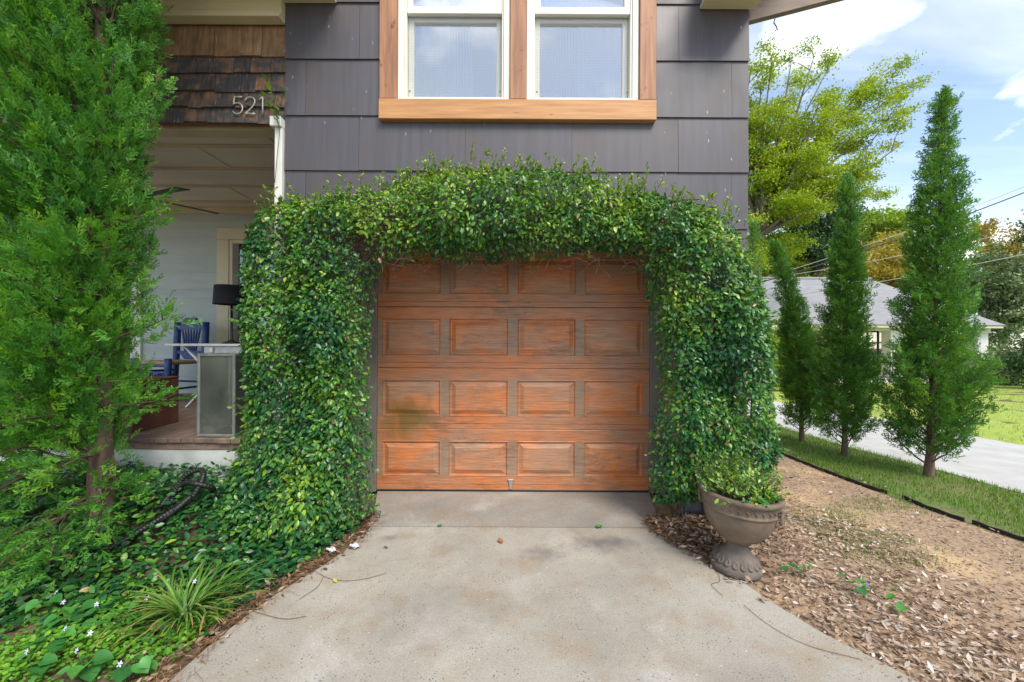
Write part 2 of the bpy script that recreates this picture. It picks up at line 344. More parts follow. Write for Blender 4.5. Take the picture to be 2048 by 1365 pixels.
def door_mat(name, orange, grey, lo, hi):
    m, t, b = new_mat(name)
    f = noise(t, coords(t, (5.0, 5.0, 85), rnd=False), 1.0, 8, .68); g = noise(t, coords(t, (2.4, 2.4, 4.2)), 1.0, 8, .62, .3)
    col = mix(t, mr(t, g, lo, hi), orange, grey)
    col = mix(t, 1.0, col, ramp(t, f, [(.30, (.62, .60, .60)), (.70, (1.25, 1.22, 1.2))]).outputs[0], 'MULTIPLY')
    s = noise(t, coords(t, (8, 8, 30)), 1.0, 10, .78, .3); s2 = noise(t, coords(t, (2.0, 1, 3.4)), 1.0, 4)
    col = mix(t, math_(t, 'MULTIPLY', mr(t, s, .47, .55), mr(t, s2, .48, .64, 0, .55)), col, (.15, .078, .05))
    # green algae bloom low on the third section from the top, left
    cc = coords(t); s1 = nd(t, 'ShaderNodeVectorMath', operation='SUBTRACT'); t.links.new(cc, s1.inputs[0]); s1.inputs[1].default_value = (-.95, 3.6, .67)
    q = nd(t, 'ShaderNodeVectorMath', operation='MULTIPLY'); t.links.new(s1.outputs[0], q.inputs[0]); q.inputs[1].default_value = (1/.30, 0, 1/.22)
    ln = nd(t, 'ShaderNodeVectorMath', operation='LENGTH'); t.links.new(q.outputs[0], ln.inputs[0])
    w = math_(t, 'ADD', ln.outputs['Value'], mr(t, noise(t, coords(t, (7, 7, 5)), 1.0, 5), .25, .75, -.5, .5))
    col = mix(t, mr(t, w, .25, 1.05, .8, 0), col, (.14, .105, .022))
    t.links.new(col, b.inputs['Base Color']); t.links.new(mr(t, g, .3, .7, .38, .6), b.inputs['Roughness']); bump(t, b, f, .22, .003); return m
M['door_panel'] = door_mat('stained_door_panel', (.60, .190, .052), (.40, .225, .135), .35, .60)
M['door_rail'] = door_mat('stained_door_rail', (.53, .18, .058), (.36, .20, .12), .36, .64)
M['door_stile'] = door_mat('weathered_door_stile', (.38, .215, .12), (.30, .205, .14), .3, .6)
def glass_mat(name, tint=(.9, .95, 1.0), refl=.12, rough=.0):
    m, t, b = new_mat(name); t.nodes.remove(b)
    tr = nd(t, 'ShaderNodeBsdfTransparent'); tr.inputs[0].default_value = (*tint, 1)
    gl = nd(t, 'ShaderNodeBsdfGlossy'); gl.inputs['Roughness'].default_value = rough; gl.inputs[0].default_value = (1, 1, 1, 1)
    fr = nd(t, 'ShaderNodeFresnel', IOR=1.5); ad = math_(t, 'ADD', fr.outputs[0], refl)
    ms = nd(t, 'ShaderNodeMixShader'); t.links.new(ad, ms.inputs[0]); t.links.new(tr.outputs[0], ms.inputs[1]); t.links.new(gl.outputs[0], ms.inputs[2])
    t.links.new(ms.outputs[0], t.nodes['Material Output'].inputs[0]); return m
M['glass'] = glass_mat('window_glass', refl=.40)
M['caseglass'] = glass_mat('greyed_glass', (.80, .84, .82), .06, .04)
_t = M['caseglass'].node_tree; _o = _t.nodes['Material Output']; _src = _o.inputs[0].links[0].from_socket
_d = nd(_t, 'ShaderNodeBsdfDiffuse'); _d.inputs[0].default_value = (.42, .43, .40, 1); _m = nd(_t, 'ShaderNodeMixShader')  # uneven grey diffuse mixed into this glass to make it paler
_t.links.new(mr(_t, noise(_t, coords(_t, (6, 6, 3)), 1.0, 5), .3, .75, .08, .24), _m.inputs[0]); _t.links.new(_src, _m.inputs[1]); _t.links.new(_d.outputs[0], _m.inputs[2]); _t.links.new(_m.outputs[0], _o.inputs[0])
def screen_mat():
    m, t, b = new_mat('insect_screen'); b.inputs['Base Color'].default_value = (.26, .30, .36, 1); b.inputs['Roughness'].default_value = .7
    wx = nd(t, 'ShaderNodeTexWave', Scale=26.0, wave_type='BANDS', bands_direction='X', Distortion=1.2, Detail=1.0); wx.inputs['Detail Scale'].default_value = .25; t.links.new(coords(t), wx.inputs[0])
    wz = nd(t, 'ShaderNodeTexWave', Scale=26.0, wave_type='BANDS', bands_direction='Z', Distortion=1.2, Detail=1.0); wz.inputs['Detail Scale'].default_value = .25; t.links.new(coords(t), wz.inputs[0])
    f = mr(t, math_(t, 'MULTIPLY', wx.outputs['Fac'], wz.outputs['Fac']), 0, 1, .10, .30)
    tr = nd(t, 'ShaderNodeBsdfTransparent'); ms = nd(t, 'ShaderNodeMixShader'); t.links.new(f, ms.inputs[0]); t.links.new(tr.outputs[0], ms.inputs[1]); t.links.new(b.outputs[0], ms.inputs[2])
    t.links.new(ms.outputs[0], t.nodes['Material Output'].inputs[0]); return m
M['screen'] = screen_mat()

# ================================================================== ground
nzt = SN(1.6, 3)
def H(x, y):
    x = np.asarray(x, float); y = np.asarray(y, float)
    P = np.stack([x, y, 0*x], -1)
    z = -.012 + 0*x
    z = z + .30*ss(1.45, 2.35, -x)*ss(1.75, 2.75, y)*(1-ss(3.4, 4.0, y))
    z = z + .014*nzt(P)*ss(1.7, 2.4, np.abs(x))
    z = z - .38*ss(8, 18, y)*ss(3, 6, x)
    return z
def sheet(name, xs, ys, mat, dz=0.0, kind='structure'):
    X, Y = np.meshgrid(xs, ys); Z = H(X, Y)+dz; nx, ny = len(xs), len(ys)
    i, j = np.meshgrid(np.arange(ny-1), np.arange(nx-1), indexing='ij')
    F = np.stack([i*nx+j, i*nx+j+1, (i+1)*nx+j+1, (i+1)*nx+j], -1).reshape(-1, 4)
    o = mobj(name, mesh_np(name, np.stack([X, Y, Z], -1).reshape(-1, 3), F, mat, smooth=True)); o['kind'] = kind; return o
def strip(name, left, right, mat, dz, n=40, m=14):      # sheet between two polylines that follows the terrain
    left, right = catmull(left, 10), catmull(right, 10); a = np.linspace(0, 1, n)
    def rs(P):
        d = np.r_[0, np.cumsum(np.linalg.norm(np.diff(P, axis=0), axis=1))]; d /= d[-1]
        return np.stack([np.interp(a, d, P[:, k]) for k in (0, 1)], -1)
    L, Rr = rs(left), rs(right); u = np.linspace(0, 1, m)
    P = L[:, None]*(1-u)[None, :, None] + Rr[:, None]*u[None, :, None]
    Z = H(P[..., 0], P[..., 1])+dz
    i, j = np.meshgrid(np.arange(n-1), np.arange(m-1), indexing='ij')
    F = np.stack([i*m+j, i*m+j+1, (i+1)*m+j+1, (i+1)*m+j], -1).reshape(-1, 4)
    o = mobj(name, mesh_np(name, np.concatenate([P, Z[..., None]], -1).reshape(-1, 3), F, mat, smooth=True)); o['kind'] = 'structure'; return o
gx = np.r_[np.linspace(-160, -8, 20), np.linspace(-7, 8, 151), np.linspace(9, 30, 22), np.linspace(40, 220, 14)]
gy = np.r_[np.linspace(-60, -1, 16), np.linspace(-.5, 9, 96), np.linspace(9.5, 30, 30), np.linspace(40, 420, 16)]
sheet('ground', gx, gy, M['ground'])
strip('leaf_bed', [(1.15, 3.3), (1.2, 2.5), (1.35, 1.9), (1.6, 1.4), (1.9, .3)], [(3.28, 7.5), (3.30, 4.9), (3.36, 3.6), (3.52, 2.7), (3.7, .5)], M['mulch'], .004, 60, 30)
strip('grass_verge', [(3.285, 7.5), (3.305, 4.9), (3.365, 3.6), (3.525, 2.7), (3.7, .5)], [(4.30, 9), (4.42, 5.85), (4.55, 4.6), (4.72, 3.6), (5.0, .5)], M['verge'], .005, 60, 14)
strip('road', [(3.9, 14), (4.28, 9), (4.40, 5.85), (4.53, 4.6), (4.70, 3.6), (5.2, -2)], [(5.2, 14), (6.17, 9.2), (6.73, 7.2), (6.94, 5.8), (7.1, 4.5), (7.5, -2)], M['road'], .010, 50, 8)
strip('lawn', [(5.15, 14.2), (6.15, 9.2), (6.71, 7.2), (6.92, 5.8), (7.08, 4.5), (7.45, -2)], [(9, 40), (16, 30), (34, 20), (34, 12), (34, 5), (34, -2)], M['lawn'], .006, 60, 40)

def poly_slab(name, pts, z0, z1, mat):
    bm = bmesh.new(); lo = [bm.verts.new((x, y, z0)) for x, y in pts]; hi = [bm.verts.new((x, y, z1)) for x, y in pts]; n = len(pts)
    bm.faces.new(hi); bm.faces.new(lo[::-1])
    for i in range(n): bm.faces.new((lo[i], lo[(i+1) % n], hi[(i+1) % n], hi[i]))
    o = bm_obj(name, bm, mat); o['kind'] = 'structure'; return o
L = catmull([(-1.02, 2.90), (-1.05, 2.7), (-1.11, 2.45), (-1.26, 2.1), (-1.33, 1.8), (-1.36, 1.5), (-1.42, .9), (-1.6, -1.5)], 6)
Rt = catmull([(1.04, 2.90), (1.15, 2.62), (1.27, 2.4), (1.36, 2.1), (1.47, 1.85), (1.64, 1.58), (1.9, .9), (2.4, -1.5)], 6)
poly_slab('driveway', [tuple(p) for p in L] + [tuple(p) for p in Rt[::-1]], -.1, .012, M['concrete'])
poly_slab('garage_apron', [(-1.04, 2.912), (1.07, 2.912), (1.16, 3.2), (1.27, 3.72), (-1.24, 3.72), (-1.10, 3.2)], -.1, .016, M['apron'])

# ================================================================== house
YW, YD = 3.07, 3.597
PX = 259.3
house = empty('house', (0, 3.4, 0), 'grey shingle-sided house with orange wood garage door and shaded porch', 'house')
XL, XR = -1.755, 1.809
# wall behind the shingles with openings for garage and windows
def wall_with_holes(name, x0, x1, z0, z1, y0, y1, holes, mat, parent):
    xs = sorted({x0, x1, *[h[0] for h in holes], *[h[1] for h in holes]}); zs = sorted({z0, z1, *[h[2] for h in holes], *[h[3] for h in holes]})
    bm = bmesh.new()
    for a, b_ in zip(xs, xs[1:]):
        for c, d in zip(zs, zs[1:]):
            mx_, mz = (a+b_)/2, (c+d)/2
            if any(h[0] < mx_ < h[1] and h[2] < mz < h[3] for h in holes): continue
            bx(bm, a, b_, y0, y1, c, d)
    bmesh.ops.remove_doubles(bm, verts=bm.verts[:], dist=1e-5)
    seen = {}
    for f in bm.faces: seen.setdefault(tuple(sorted(v.index for v in f.verts)), []).append(f)
    bm.verts.index_update(); seen = {}
    for f in bm.faces: seen.setdefault(tuple(sorted(v.index for v in f.verts)), []).append(f)
    dead = [f for g in seen.values() if len(g) > 1 for f in g]; bmesh.ops.delete(bm, geom=dead, context='FACES_ONLY')
    return bm_obj(name, bm, mat, parent)
WZ0, WZ1 = 3.205, 4.72
WIN = [(-.883, -.027), (.100, .957)]
siding = wall_with_holes('siding', XL, XR, 0, 5.0, YW, YW+.12, [(-1.30, 1.33, -.1, 2.30)] + [(a, b, WZ0, WZ1) for a, b in WIN], M['siding'], house)
# front shingles, each one a slab with its lower edge standing proud
rows = [(2.24, 2.672, 0), (2.672, 3.094, 1), (3.094, 3.528, 0), (3.528, 3.963, 1), (3.963, 4.40, 0), (4.40, 4.85, 1)]
JA = [XL] + [(p-1024)/PX for p in (717, 929, 1141, 1353)] + [XR]
JB = [XL] + [(p-1024)/PX for p in (611, 823, 1035, 1247, 1459)] + [XR]
def shingle(x0, x1, z0, z1, parent, y=YW, t=.011, nm='siding_shingle', mat=None, over=.035):
    e = random.uniform(-.0015, .0015); bm = bmesh.new(); w = random.uniform(.0006, .0022)
    vs = bx(bm, x0+w, x1-w*.4, 0, 1, z0, z1+over)
    for i, v in enumerate(vs):
        top = v.co.z > z1
        back = v.co.y > .5
        v.co.y = (y-.0015 if back else y-.0045) if top else (y-.006 if back else y-.006-t+e)
        if not top: v.co.z += random.uniform(-.0018, .0018)
    return bm_obj(nm, bm, mat or M['siding'], parent)
wx0, wx1, wz0 = -1.018, 1.084, 3.05
for z0, z1, k in rows:
    J = JB if k == 0 else JA
    if z0 > 2.6 or True:
        for a, b in zip(J, J[1:]):
            segs = [(a, b)]
            if z1 > wz0+.02 and z0 > wz0-.01:
                segs = []
                if a < wx0-.01: segs.append((a, min(b, wx0+.02)))
                if b > wx1+.01: segs.append((max(a, wx1-.02), b))
            for s0, s1 in segs: shingle(s0, s1, z0, z1, siding)
# lower rows beside the garage opening (mostly behind the vine)
for r in range(5):
    z0 = 2.24-.432*(r+1); z1 = z0+.432
    if z0 < 0: z0 = max(z0, .06)
    for a, b in ((XL, -1.30), (1.33, XR)): shingle(a, b, z0, z1, siding)
# right side wall of the house and the body behind
side = box('side_wall', XR-.12, XR-.002, YW+.121, 10, 0, 4.4, M['siding'], house)
for r in range(10):
    z0 = .06+.432*r
    for q in range(9):
        y0 = 3.10+.82*q+(.41 if r % 2 else 0)
        if y0+.82 > 10.2: continue
        bm = bmesh.new(); vs = bx(bm, 0, 1, y0, y0+.818, z0, z0+.46)
        for v in vs:
            top = v.co.z > z0+.4; out = v.co.x > .5
            v.co.x = XR+(.004 if out else .0005) if top else XR+(.016 if out else .0065)
        bm_obj('siding_shingle', bm, M['siding'], side)
box('garage_interior', -1.75, 1.68, 3.70, 6.5, .02, 2.9, M['dark'], house)
# roof
bm = bmesh.new()
for s in (-1, 1):
    x1 = 2.20*s
    ps = [(0, 2.55, 6.3), (x1, 2.55, 4.42), (x1, 10.3, 4.42), (0, 10.3, 6.3)]
    lo = [bm.verts.new(p) for p in ps]; hi = [bm.verts.new((p[0], p[1], p[2]+.12)) for p in ps]
    bm.faces.new(hi); bm.faces.new(lo[::-1])
    for i in range(4): bm.faces.new((lo[i], lo[(i+1) % 4], hi[(i+1) % 4], hi[i]))
bm_obj('roof', bm, M['roof'], house)
bm = bmesh.new(); tri = [(-1.755, 5.0), (1.809, 5.0), (0.03, 6.27)]
A = [bm.verts.new((x, YW, z)) for x, z in tri]; B = [bm.verts.new((x, YW+.1, z)) for x, z in tri]
bm.faces.new(A); bm.faces.new(B[::-1])
for i in range(3): bm.faces.new((A[i], A[(i+1) % 3], B[(i+1) % 3], B[i]))
bm_obj('gable', bm, M['siding'], house)
# main body of the house behind the porch, casting its real shade
box('main_wall', -7.4, XL-.002, 5.42, 10, 0, 5.0, M['porchwall'], house)
bm = bmesh.new(); ps = [(-7.8, 2.5, 3.95), (-1.5, 2.5, 3.95), (-1.5, 6.6, 6.1), (-7.8, 6.6, 6.1)]
lo = [bm.verts.new(p) for p in ps]; hi = [bm.verts.new((p[0], p[1], p[2]+.12)) for p in ps]
bm.faces.new(hi); bm.faces.new(lo[::-1])
for i in range(4): bm.faces.new((lo[i], lo[(i+1) % 4], hi[(i+1) % 4], hi[i]))
bm_obj('porch_roof', bm, M['roof'], house)
# cornice returns at both upper corners
for name, a, b, zb in (('cornice_return', XL-.05, -1.372, 3.955), ('cornice_return', 1.440, XR+.03, 3.925)):
    cr = box(name, a, b, 2.70, YW-.016, zb+.03, zb+.30, M['cream'], house, .004)
    box('bed_moulding', a-.012 if a > 0 else a, b+.012, 2.66, YW-.010, zb, zb+.028, M['cream'], cr, .004)
# rake board at the right corner, rising outward
bm = bmesh.new(); pr = [(1.80, 3.858), (2.62, 4.075), (2.62, 4.30), (1.80, 4.08)]
A = [bm.verts.new((x, YW+.02, z)) for x, z in pr]; B = [bm.verts.new((x, YW+.08, z+.004)) for x, z in pr]
bm.faces.new(A); bm.faces.new(B[::-1])
for i in range(4): bm.faces.new((A[i], A[(i+1) % 4], B[(i+1) % 4], B[i]))
M['rake'] = simple('brown_rake_board', (.23, .165, .12), (.15, .105, .075), (4, 20, 20), 0.6, 0.2)
bm_obj('rake_board', bm, M['rake'], house)
hk = tube_obj('wire_hook', [(2.10, 3.2, 3.97), (2.09, 3.2, 3.94), (2.11, 3.2, 3.91), (2.12, 3.2, 3.885), (2.10, 3.2, 3.875)], .004, M['wire'], house, 5)

# ---- windows
for wi, (a, b) in enumerate(WIN):
    w = link(bpy.data.objects.new('window', None), house, Matrix.Translation(((a+b)/2, YW, WZ0)))
    y = YW-.030
    bm = bmesh.new()
    bx(bm, a, a+.048, y, YW+.10, WZ0, WZ1); bx(bm, b-.048, b, y, YW+.10, WZ0, WZ1)
    bx(bm, a+.048, b-.048, y, YW+.10, WZ0, WZ0+.026); bx(bm, a+.048, b-.048, y, YW+.10, WZ1-.04, WZ1)
    bm_obj('frame', bm, M['vinyl'], w, bevel=.003)
    # inner stops
    for x0, x1 in ((a+.049, a+.062), (b-.062, b-.049)): box('track', x0, x1, y+.012, YW+.09, WZ0+.027, WZ1-.041, M['vinyl'], w, .002)
    zm = 3.905                                        # meeting rail
    lower = bmesh.new(); s0, s1 = a+.064, b-.064; ys = YW+.040
    bx(lower, s0, s0+.042, ys, ys+.035, WZ0+.028, zm); bx(lower, s1-.042, s1, ys, ys+.035, WZ0+.028, zm)
    bx(lower, s0+.042, s1-.042, ys, ys+.035, WZ0+.028, WZ0+.060); bx(lower, s0+.042, s1-.042, ys, ys+.035, zm-.045, zm)
    sash = bm_obj('sash', lower, M['vinyl'], w, bevel=.003)
    box('pane', s0+.0425, s1-.0425, ys+.016, ys+.020, WZ0+.0605, zm-.0455, M['glass'], sash)
    upper = bmesh.new(); yu = YW-.010
    bx(upper, s0, s0+.042, yu, yu+.035, zm-.02, WZ1-.042); bx(upper, s1-.042, s1, yu, yu+.035, zm-.02, WZ1-.042)
    bx(upper, s0+.042, s1-.042, yu, yu+.035, zm-.02, zm+.055-.02); bx(upper, s0+.042, s1-.042, yu, yu+.035, WZ1-.09, WZ1-.042)
    us = bm_obj('sash', upper, M['vinyl'], w, bevel=.003)
    box('pane', s0+.0425, s1-.0425, yu+.016, yu+.020, zm+.0355, WZ1-.0905, M['glass'], us)
    box('insect_screen', s0+.003, s1-.003, YW+.012, YW+.0135, WZ0+.028, zm-.021, M['screen'], w)
    for xl in (s0+.012, s1-.018): box('latch', xl, xl+.012, YW+.0055, YW+.0115, WZ0+.088, WZ0+.098, M['jamb'], w)
    # curtains hanging behind the pane: wavy cloth
    def cloth(x0, x1, wav, seed):
        n = 60; xs = np.linspace(x0, x1, n); g = np.random.default_rng(seed)
        yy = YW+.19+.018*np.sin(xs*wav+g.uniform(0, 6))+.010*np.sin(xs*wav*2.3)
        V = np.concatenate([np.stack([xs, yy, np.full(n, WZ0-.03)], -1), np.stack([x0+(xs-x0)*.94, yy+.004*np.sin(xs*40), np.full(n, WZ1)], -1)])
        F = np.array([[i, i+1, n+i+1, n+i] for i in range(n-1)]); return mesh_np('curtain', V, F, M['curtain'], smooth=True)
    if wi == 0: mobj('curtain', cloth(a+.02, b-.30, 26, 1), w)
    else: mobj('curtain', cloth(a+.42, b-.02, 24, 2), w)
    box('radiator_cover' if wi else 'window_box', a+.06 if wi else b-.33, a+.42 if wi else b-.06, YW+.26, YW+.34, WZ0-.05, WZ0+.145, M['white'], w, .01)
room = bmesh.new(); bx(room, -1.5, 1.55, YW+.122, YW+1.6, 3.0, 4.9)
for f in room.faces[:]:
    if f.calc_center_median().y < YW+.2: room.faces.remove(f)
M['room'] = simple('bedroom_wall', (.32, .36, .42), (.28, .31, .36), (1, 1, 1), .9, 0)
bm_obj('room_wall', room, M['room'], house)
# wooden window trim
tw = YW-.052
for n_, x0, x1, z0, z1, mt in (('trim_board', wx0, WIN[0][0]-.001, 3.2045, 4.86, 'trim'), ('trim_board', WIN[0][1]+.001, WIN[1][0]-.001, 3.2045, 4.86, 'trim'),
                       ('trim_board', WIN[1][1]+.001, wx1, 3.2045, 4.86, 'trim'), ('sill_board', wx0-.003, wx1+.003, 3.05, 3.203, 'sillwood'), ('trim_board', wx0, wx1, 4.862, 5.0, 'sillwood')):
    box(n_, x0, x1, tw - (.004 if n_ == 'sill_board' else 0), YW-.0005, z0, z1, M[mt], house, .004)

# ---- garage door
gd = link(bpy.data.objects.new('garage_door', None), house, Matrix.Translation((.0135, YD, 0)))
DX0, DX1, SH = -1.2065, 1.2335, .5490
pcols = [((p0-1024)/221.3, (p1-1024)/221.3) for p0, p1 in ((766.5, 883), (899, 1017), (1034.5, 1151), (1167, 1285))]
def rect_ring(bm, r0, y0, r1, y1, mi):
    def vs(r, y): return [bm.verts.new(p) for p in ((r[0], y, r[2]), (r[1], y, r[2]), (r[1], y, r[3]), (r[0], y, r[3]))]
    a, b = vs(r0, y0), vs(r1, y1)
    for i in range(4):
        f = bm.faces.new((a[i], a[(i+1) % 4], b[(i+1) % 4], b[i])); f.material_index = mi
    return b
def inset(r, d): return (r[0]+d, r[1]-d, r[2]+d, r[3]-d)
for sct in range(4):
    z0 = .030+sct*SH; z1 = z0+SH-.004
    if sct == 0: z0 = .034
    pz0, pz1 = z0+.108, z1-.104
    if sct == 0: pz0 = z0+.118
    xs = [DX0]+[v for p in pcols for v in p]+[DX1]; bm = bmesh.new()
    yF, yB = YD-.020+.0015*(sct % 2), YD+.02
    def quad(x0, x1, c, d, y, mi):
        f = bm.faces.new([bm.verts.new(p) for p in ((x0, y, c), (x1, y, c), (x1, y, d), (x0, y, d))]); f.material_index = mi
    gz = z0+.045                                    # pressed line above the lower edge
    quad(DX0, DX1, z0, gz-.003, yF, 0)
    quad(DX0, DX1, gz+.003, pz0, yF, 0); quad(DX0, DX1, pz1, z1-.007, yF, 0)
    for c, d, y, y2 in ((gz-.003, gz, yF, yF+.005), (gz, gz+.003, yF+.005, yF), (z1-.007, z1, yF, yF+.004)):
        f = bm.faces.new([bm.verts.new(p) for p in ((DX0, y, c), (DX1, y, c), (DX1, y2, d), (DX0, y2, d))]); f.material_index = 0
    for k in range(0, 10, 2): quad(xs[k], xs[k+1], pz0, pz1, yF, 1)
    f = bm.faces.new([bm.verts.new(p) for p in ((DX0, yF, z0), (DX0, yB, z0), (DX1, yB, z0), (DX1, yF, z0))])
    f = bm.faces.new([bm.verts.new(p) for p in ((DX0, yF+.004, z1), (DX1, yF+.004, z1), (DX1, yB, z1), (DX0, yB, z1))])
    f = bm.faces.new([bm.verts.new(p) for p in ((DX0, yB, z0), (DX1, yB, z0), (DX1, yB, z1), (DX0, yB, z1))])
    me = bpy.data.meshes.new('section'); bm.to_mesh(me); bm.free()
    for mt in (M['door_rail'], M['door_stile']): me.materials.append(mt)
    mobj('section', me, gd)
    for a, b in pcols:
        bm = bmesh.new(); r = (a, b, pz0, pz1)
        rect_ring(bm, r, yF, inset(r, .006), yF-.004, 0); rect_ring(bm, inset(r, .006), yF-.004, inset(r, .014), yF+.014, 0)
        rect_ring(bm, inset(r, .014), yF+.014, inset(r, .024), yF+.014, 0); vs = rect_ring(bm, inset(r, .024), yF+.014, inset(r, .062), yF-.005, 0)
        bm.faces.new(vs); bmesh.ops.remove_doubles(bm, verts=bm.verts[:], dist=1e-5)
        me = bpy.data.meshes.new('panel'); bm.to_mesh(me); bm.free(); me.materials.append(M['door_panel']); mobj('panel', me, gd)
box('bottom_seal', DX0, DX1, YD-.024, YD+.02, .017, .033, M['black'], gd, .003)
bm = bmesh.new(); bx(bm, -.027, .027, -.014, 0, .0, .016); bx(bm, -.019, .019, -.011, 0, -.076, -.0005)
for v in bm.verts:
    if v.co.z < -.05: v.co.x *= .55
hd = bm_obj('handle', bm, M['steel'], gd, M=Matrix.Translation(((1023-1024)/221.3, YD-.021, .116)), bevel=.003)
# jambs and header
for a, b in ((-1.305, DX0-.002), (DX1+.002, 1.335)): box('door_jamb', a, b, YD-.045, YD+.06, .0165, 2.30, M['jamb'], house, .004)
for x in (-1.300, 1.312): box('jamb_return', x, x+.018, YW+.001, YD-.046, .0165, 2.2995, M['jamb'], house)
box('door_header', DX0-.002, DX1+.002, YD-.035, YD+.06, 2.160, 2.298, M['jamb'], house, .004)
box('garage_soffit', -1.282, 1.312, YW+.122, YD-.047, 2.285, 2.299, M['jamb'], house)

# ---- porch
PY = 3.10
DZ = .65
gable = box('porch_gable', -6.6, XL-.003, PY, PY+.06, 3.06, 3.95, M['shake_top'], house)
srows = [(3.045, 3.165), (3.165, 3.290), (3.290, 3.432), (3.432, 3.560), (3.560, 3.83)]
for ri, (z0, z1) in enumerate(srows):
    x = XL-.004
    while x > -4.6:
        w = random.uniform(.085, .215); e = random.uniform(-.009, .007) if ri < 4 else random.uniform(-.003, .003)
        bm = bmesh.new(); vs = bx(bm, x-w+.003, x, 0, 1, z0+e, z1+.03); tw_ = random.uniform(.016, .026)
        for v in vs:
            top = v.co.z > z1; bk = v.co.y > .5
            v.co.y = (PY-.0015 if bk else PY-.005) if top else (PY-.006 if bk else PY-.006-tw_)
            if not top: v.co.z += random.uniform(-.003, .003)
        bm_obj('shake', bm, M['shake_top' if ri == 4 else 'shake'], gable); x -= w
# cream frieze and soffit over the shakes
box('frieze_board', -6.6, XL-.004, 2.985, 3.075, 3.80, 3.838, M['cream'], house, .004)
box('frieze_board', -6.6, XL-.004, 3.010, 3.074, 3.839, 3.955, M['cream'], house, .003)
sof = box('soffit', -6.6, XL-.055, 2.3, 3.009, 3.956, 3.97, M['ceil'], house)
for k in range(5): box('batten', -2.3-.75*k, -2.26-.75*k, 2.3, 3.008, 3.944, 3.9555, M['ceil'], sof)
box('porch_beam', -6.6, XL-.06, PY+.062, PY+.20, 3.04, 3.20, M['cream'], house, .004)
ceil = box('porch_ceiling', -6.6, XL-.004, PY+.21, 5.40, 3.125, 3.15, M['ceil'], house)
for y in (3.57, 4.05, 4.52, 5.02): box('batten', -6.6, XL-.01, y, y+.045, 3.108, 3.1245, M['cream'], ceil, .003)
for x, y0, y1 in ((-2.15, 3.22, 3.57), (-2.9, 3.615, 4.05), (-2.35, 4.095, 4.52), (-3.3, 4.565, 5.02), (-2.6, 5.065, 5.27)): box('seam_strip', x, x+.03, y0+.001, y1-.001, 3.116, 3.1246, M['ceil'], ceil)
box('crown_board', -6.6, XL-.01, 5.262, 5.29, 3.035, 3.124, M['cream'], house, .004)
pw = box('porch_wall', -6.6, XL-.004, 5.30, 5.42, DZ-.05, 3.124, M['porchwall'], house)
DRS = [(-5.93, -5.04), (-3.745, -2.84)]
z = DZ
while z < 3.03:
    for a, b in ((-6.6, DRS[0][0]), (DRS[0][1], DRS[1][0]), (DRS[1][1], XL-.01)):
        if z > 2.69: continue
        box('board', a, b, 5.286, 5.2995, z+.0004, z+.1146, M['porchwall'], pw, .0008)
    if z > 2.69: box('board', -6.6, XL-.01, 5.286, 5.2995, z+.0004, z+.1146, M['porchwall'], pw, .0008)
    z += .115
for di, (a, b) in enumerate(DRS):
    dr = link(bpy.data.objects.new('porch_door', None), house, Matrix.Translation(((a+b)/2, 5.28, DZ)))
    bm = bmesh.new(); c = .135 if di == 0 else .16
    bx(bm, a-c, a, 5.255, 5.2855, DZ, 2.69); bx(bm, b, b+c, 5.255, 5.2855, DZ, 2.69); bx(bm, a-c, b+c, 5.255, 5.2855, 2.691, 2.845)
    bm_obj('casing', bm, M['cream' if di else 'white'], dr, bevel=.004)
    bm = bmesh.new(); f = .045
    bx(bm, a+.002, a+f, 5.262, 5.35, DZ, 2.688); bx(bm, b-f, b-.002, 5.262, 5.35, DZ, 2.688); bx(bm, a+f, b-f, 5.262, 5.35, 2.64, 2.688)
    bm_obj('frame', bm, M['cream'] if di else M['reddoor'], dr, bevel=.003)
    if di == 0:
        dl = box('door_leaf', a+f+.002, b-f-.002, 5.268, 5.284, DZ+.01, 2.638, M['reddoor'], dr)
        for z0, z1 in ((.85, 1.35), (1.5, 2.5)):
            for x0, x1 in ((a+.14, (a+b)/2-.05), ((a+b)/2+.05, b-.14)): box('panel', x0, x1, 5.258, 5.2675, z0, z1, M['reddoor'], dl, .006)
    else:
        dl = box('door_leaf', a+f+.09, b-f-.002, 5.266, 5.284, DZ+.01, 2.638, M['dark'], dr)
        box('screen_stile', a+f+.003, a+f+.088, 5.256, 5.283, DZ+.01, 2.638, M['jamb'], dr, .004)
        box('pane', a+f+.10, b-f-.08, 5.2595, 5.2655, DZ+.2, 2.56, M['caseglass'], dr)
# deck
deck = box('porch_deck', -6.6, XL-.004, 2.93, 5.285, DZ-.085, DZ-.034, M['deck'], house)
x = XL-.006
while x > -6.5:
    box('plank', x-.088, x, 2.885+random.uniform(-.008, .008), 5.284, DZ-.0335, DZ+random.uniform(-.0015, .0012), M['deck'], deck, .003); x -= .0925
box('deck_rim', -6.6, XL-.006, 2.905, 2.929, DZ-.085, DZ-.035, M['deck'], house, .003)
box('deck_skirt', -6.6, XL-.006, 2.912, 2.97, -.05, DZ-.086, M['skirt'], house)
post = box('porch_post', XL-.060, XL-.004, 3.03, 3.10, DZ+.001, 2.985, M['white'], house, .003)
box('post_cap', XL-.085, XL-.003, 3.005, 3.098, 2.986, 3.062, M['white'], post, .004)

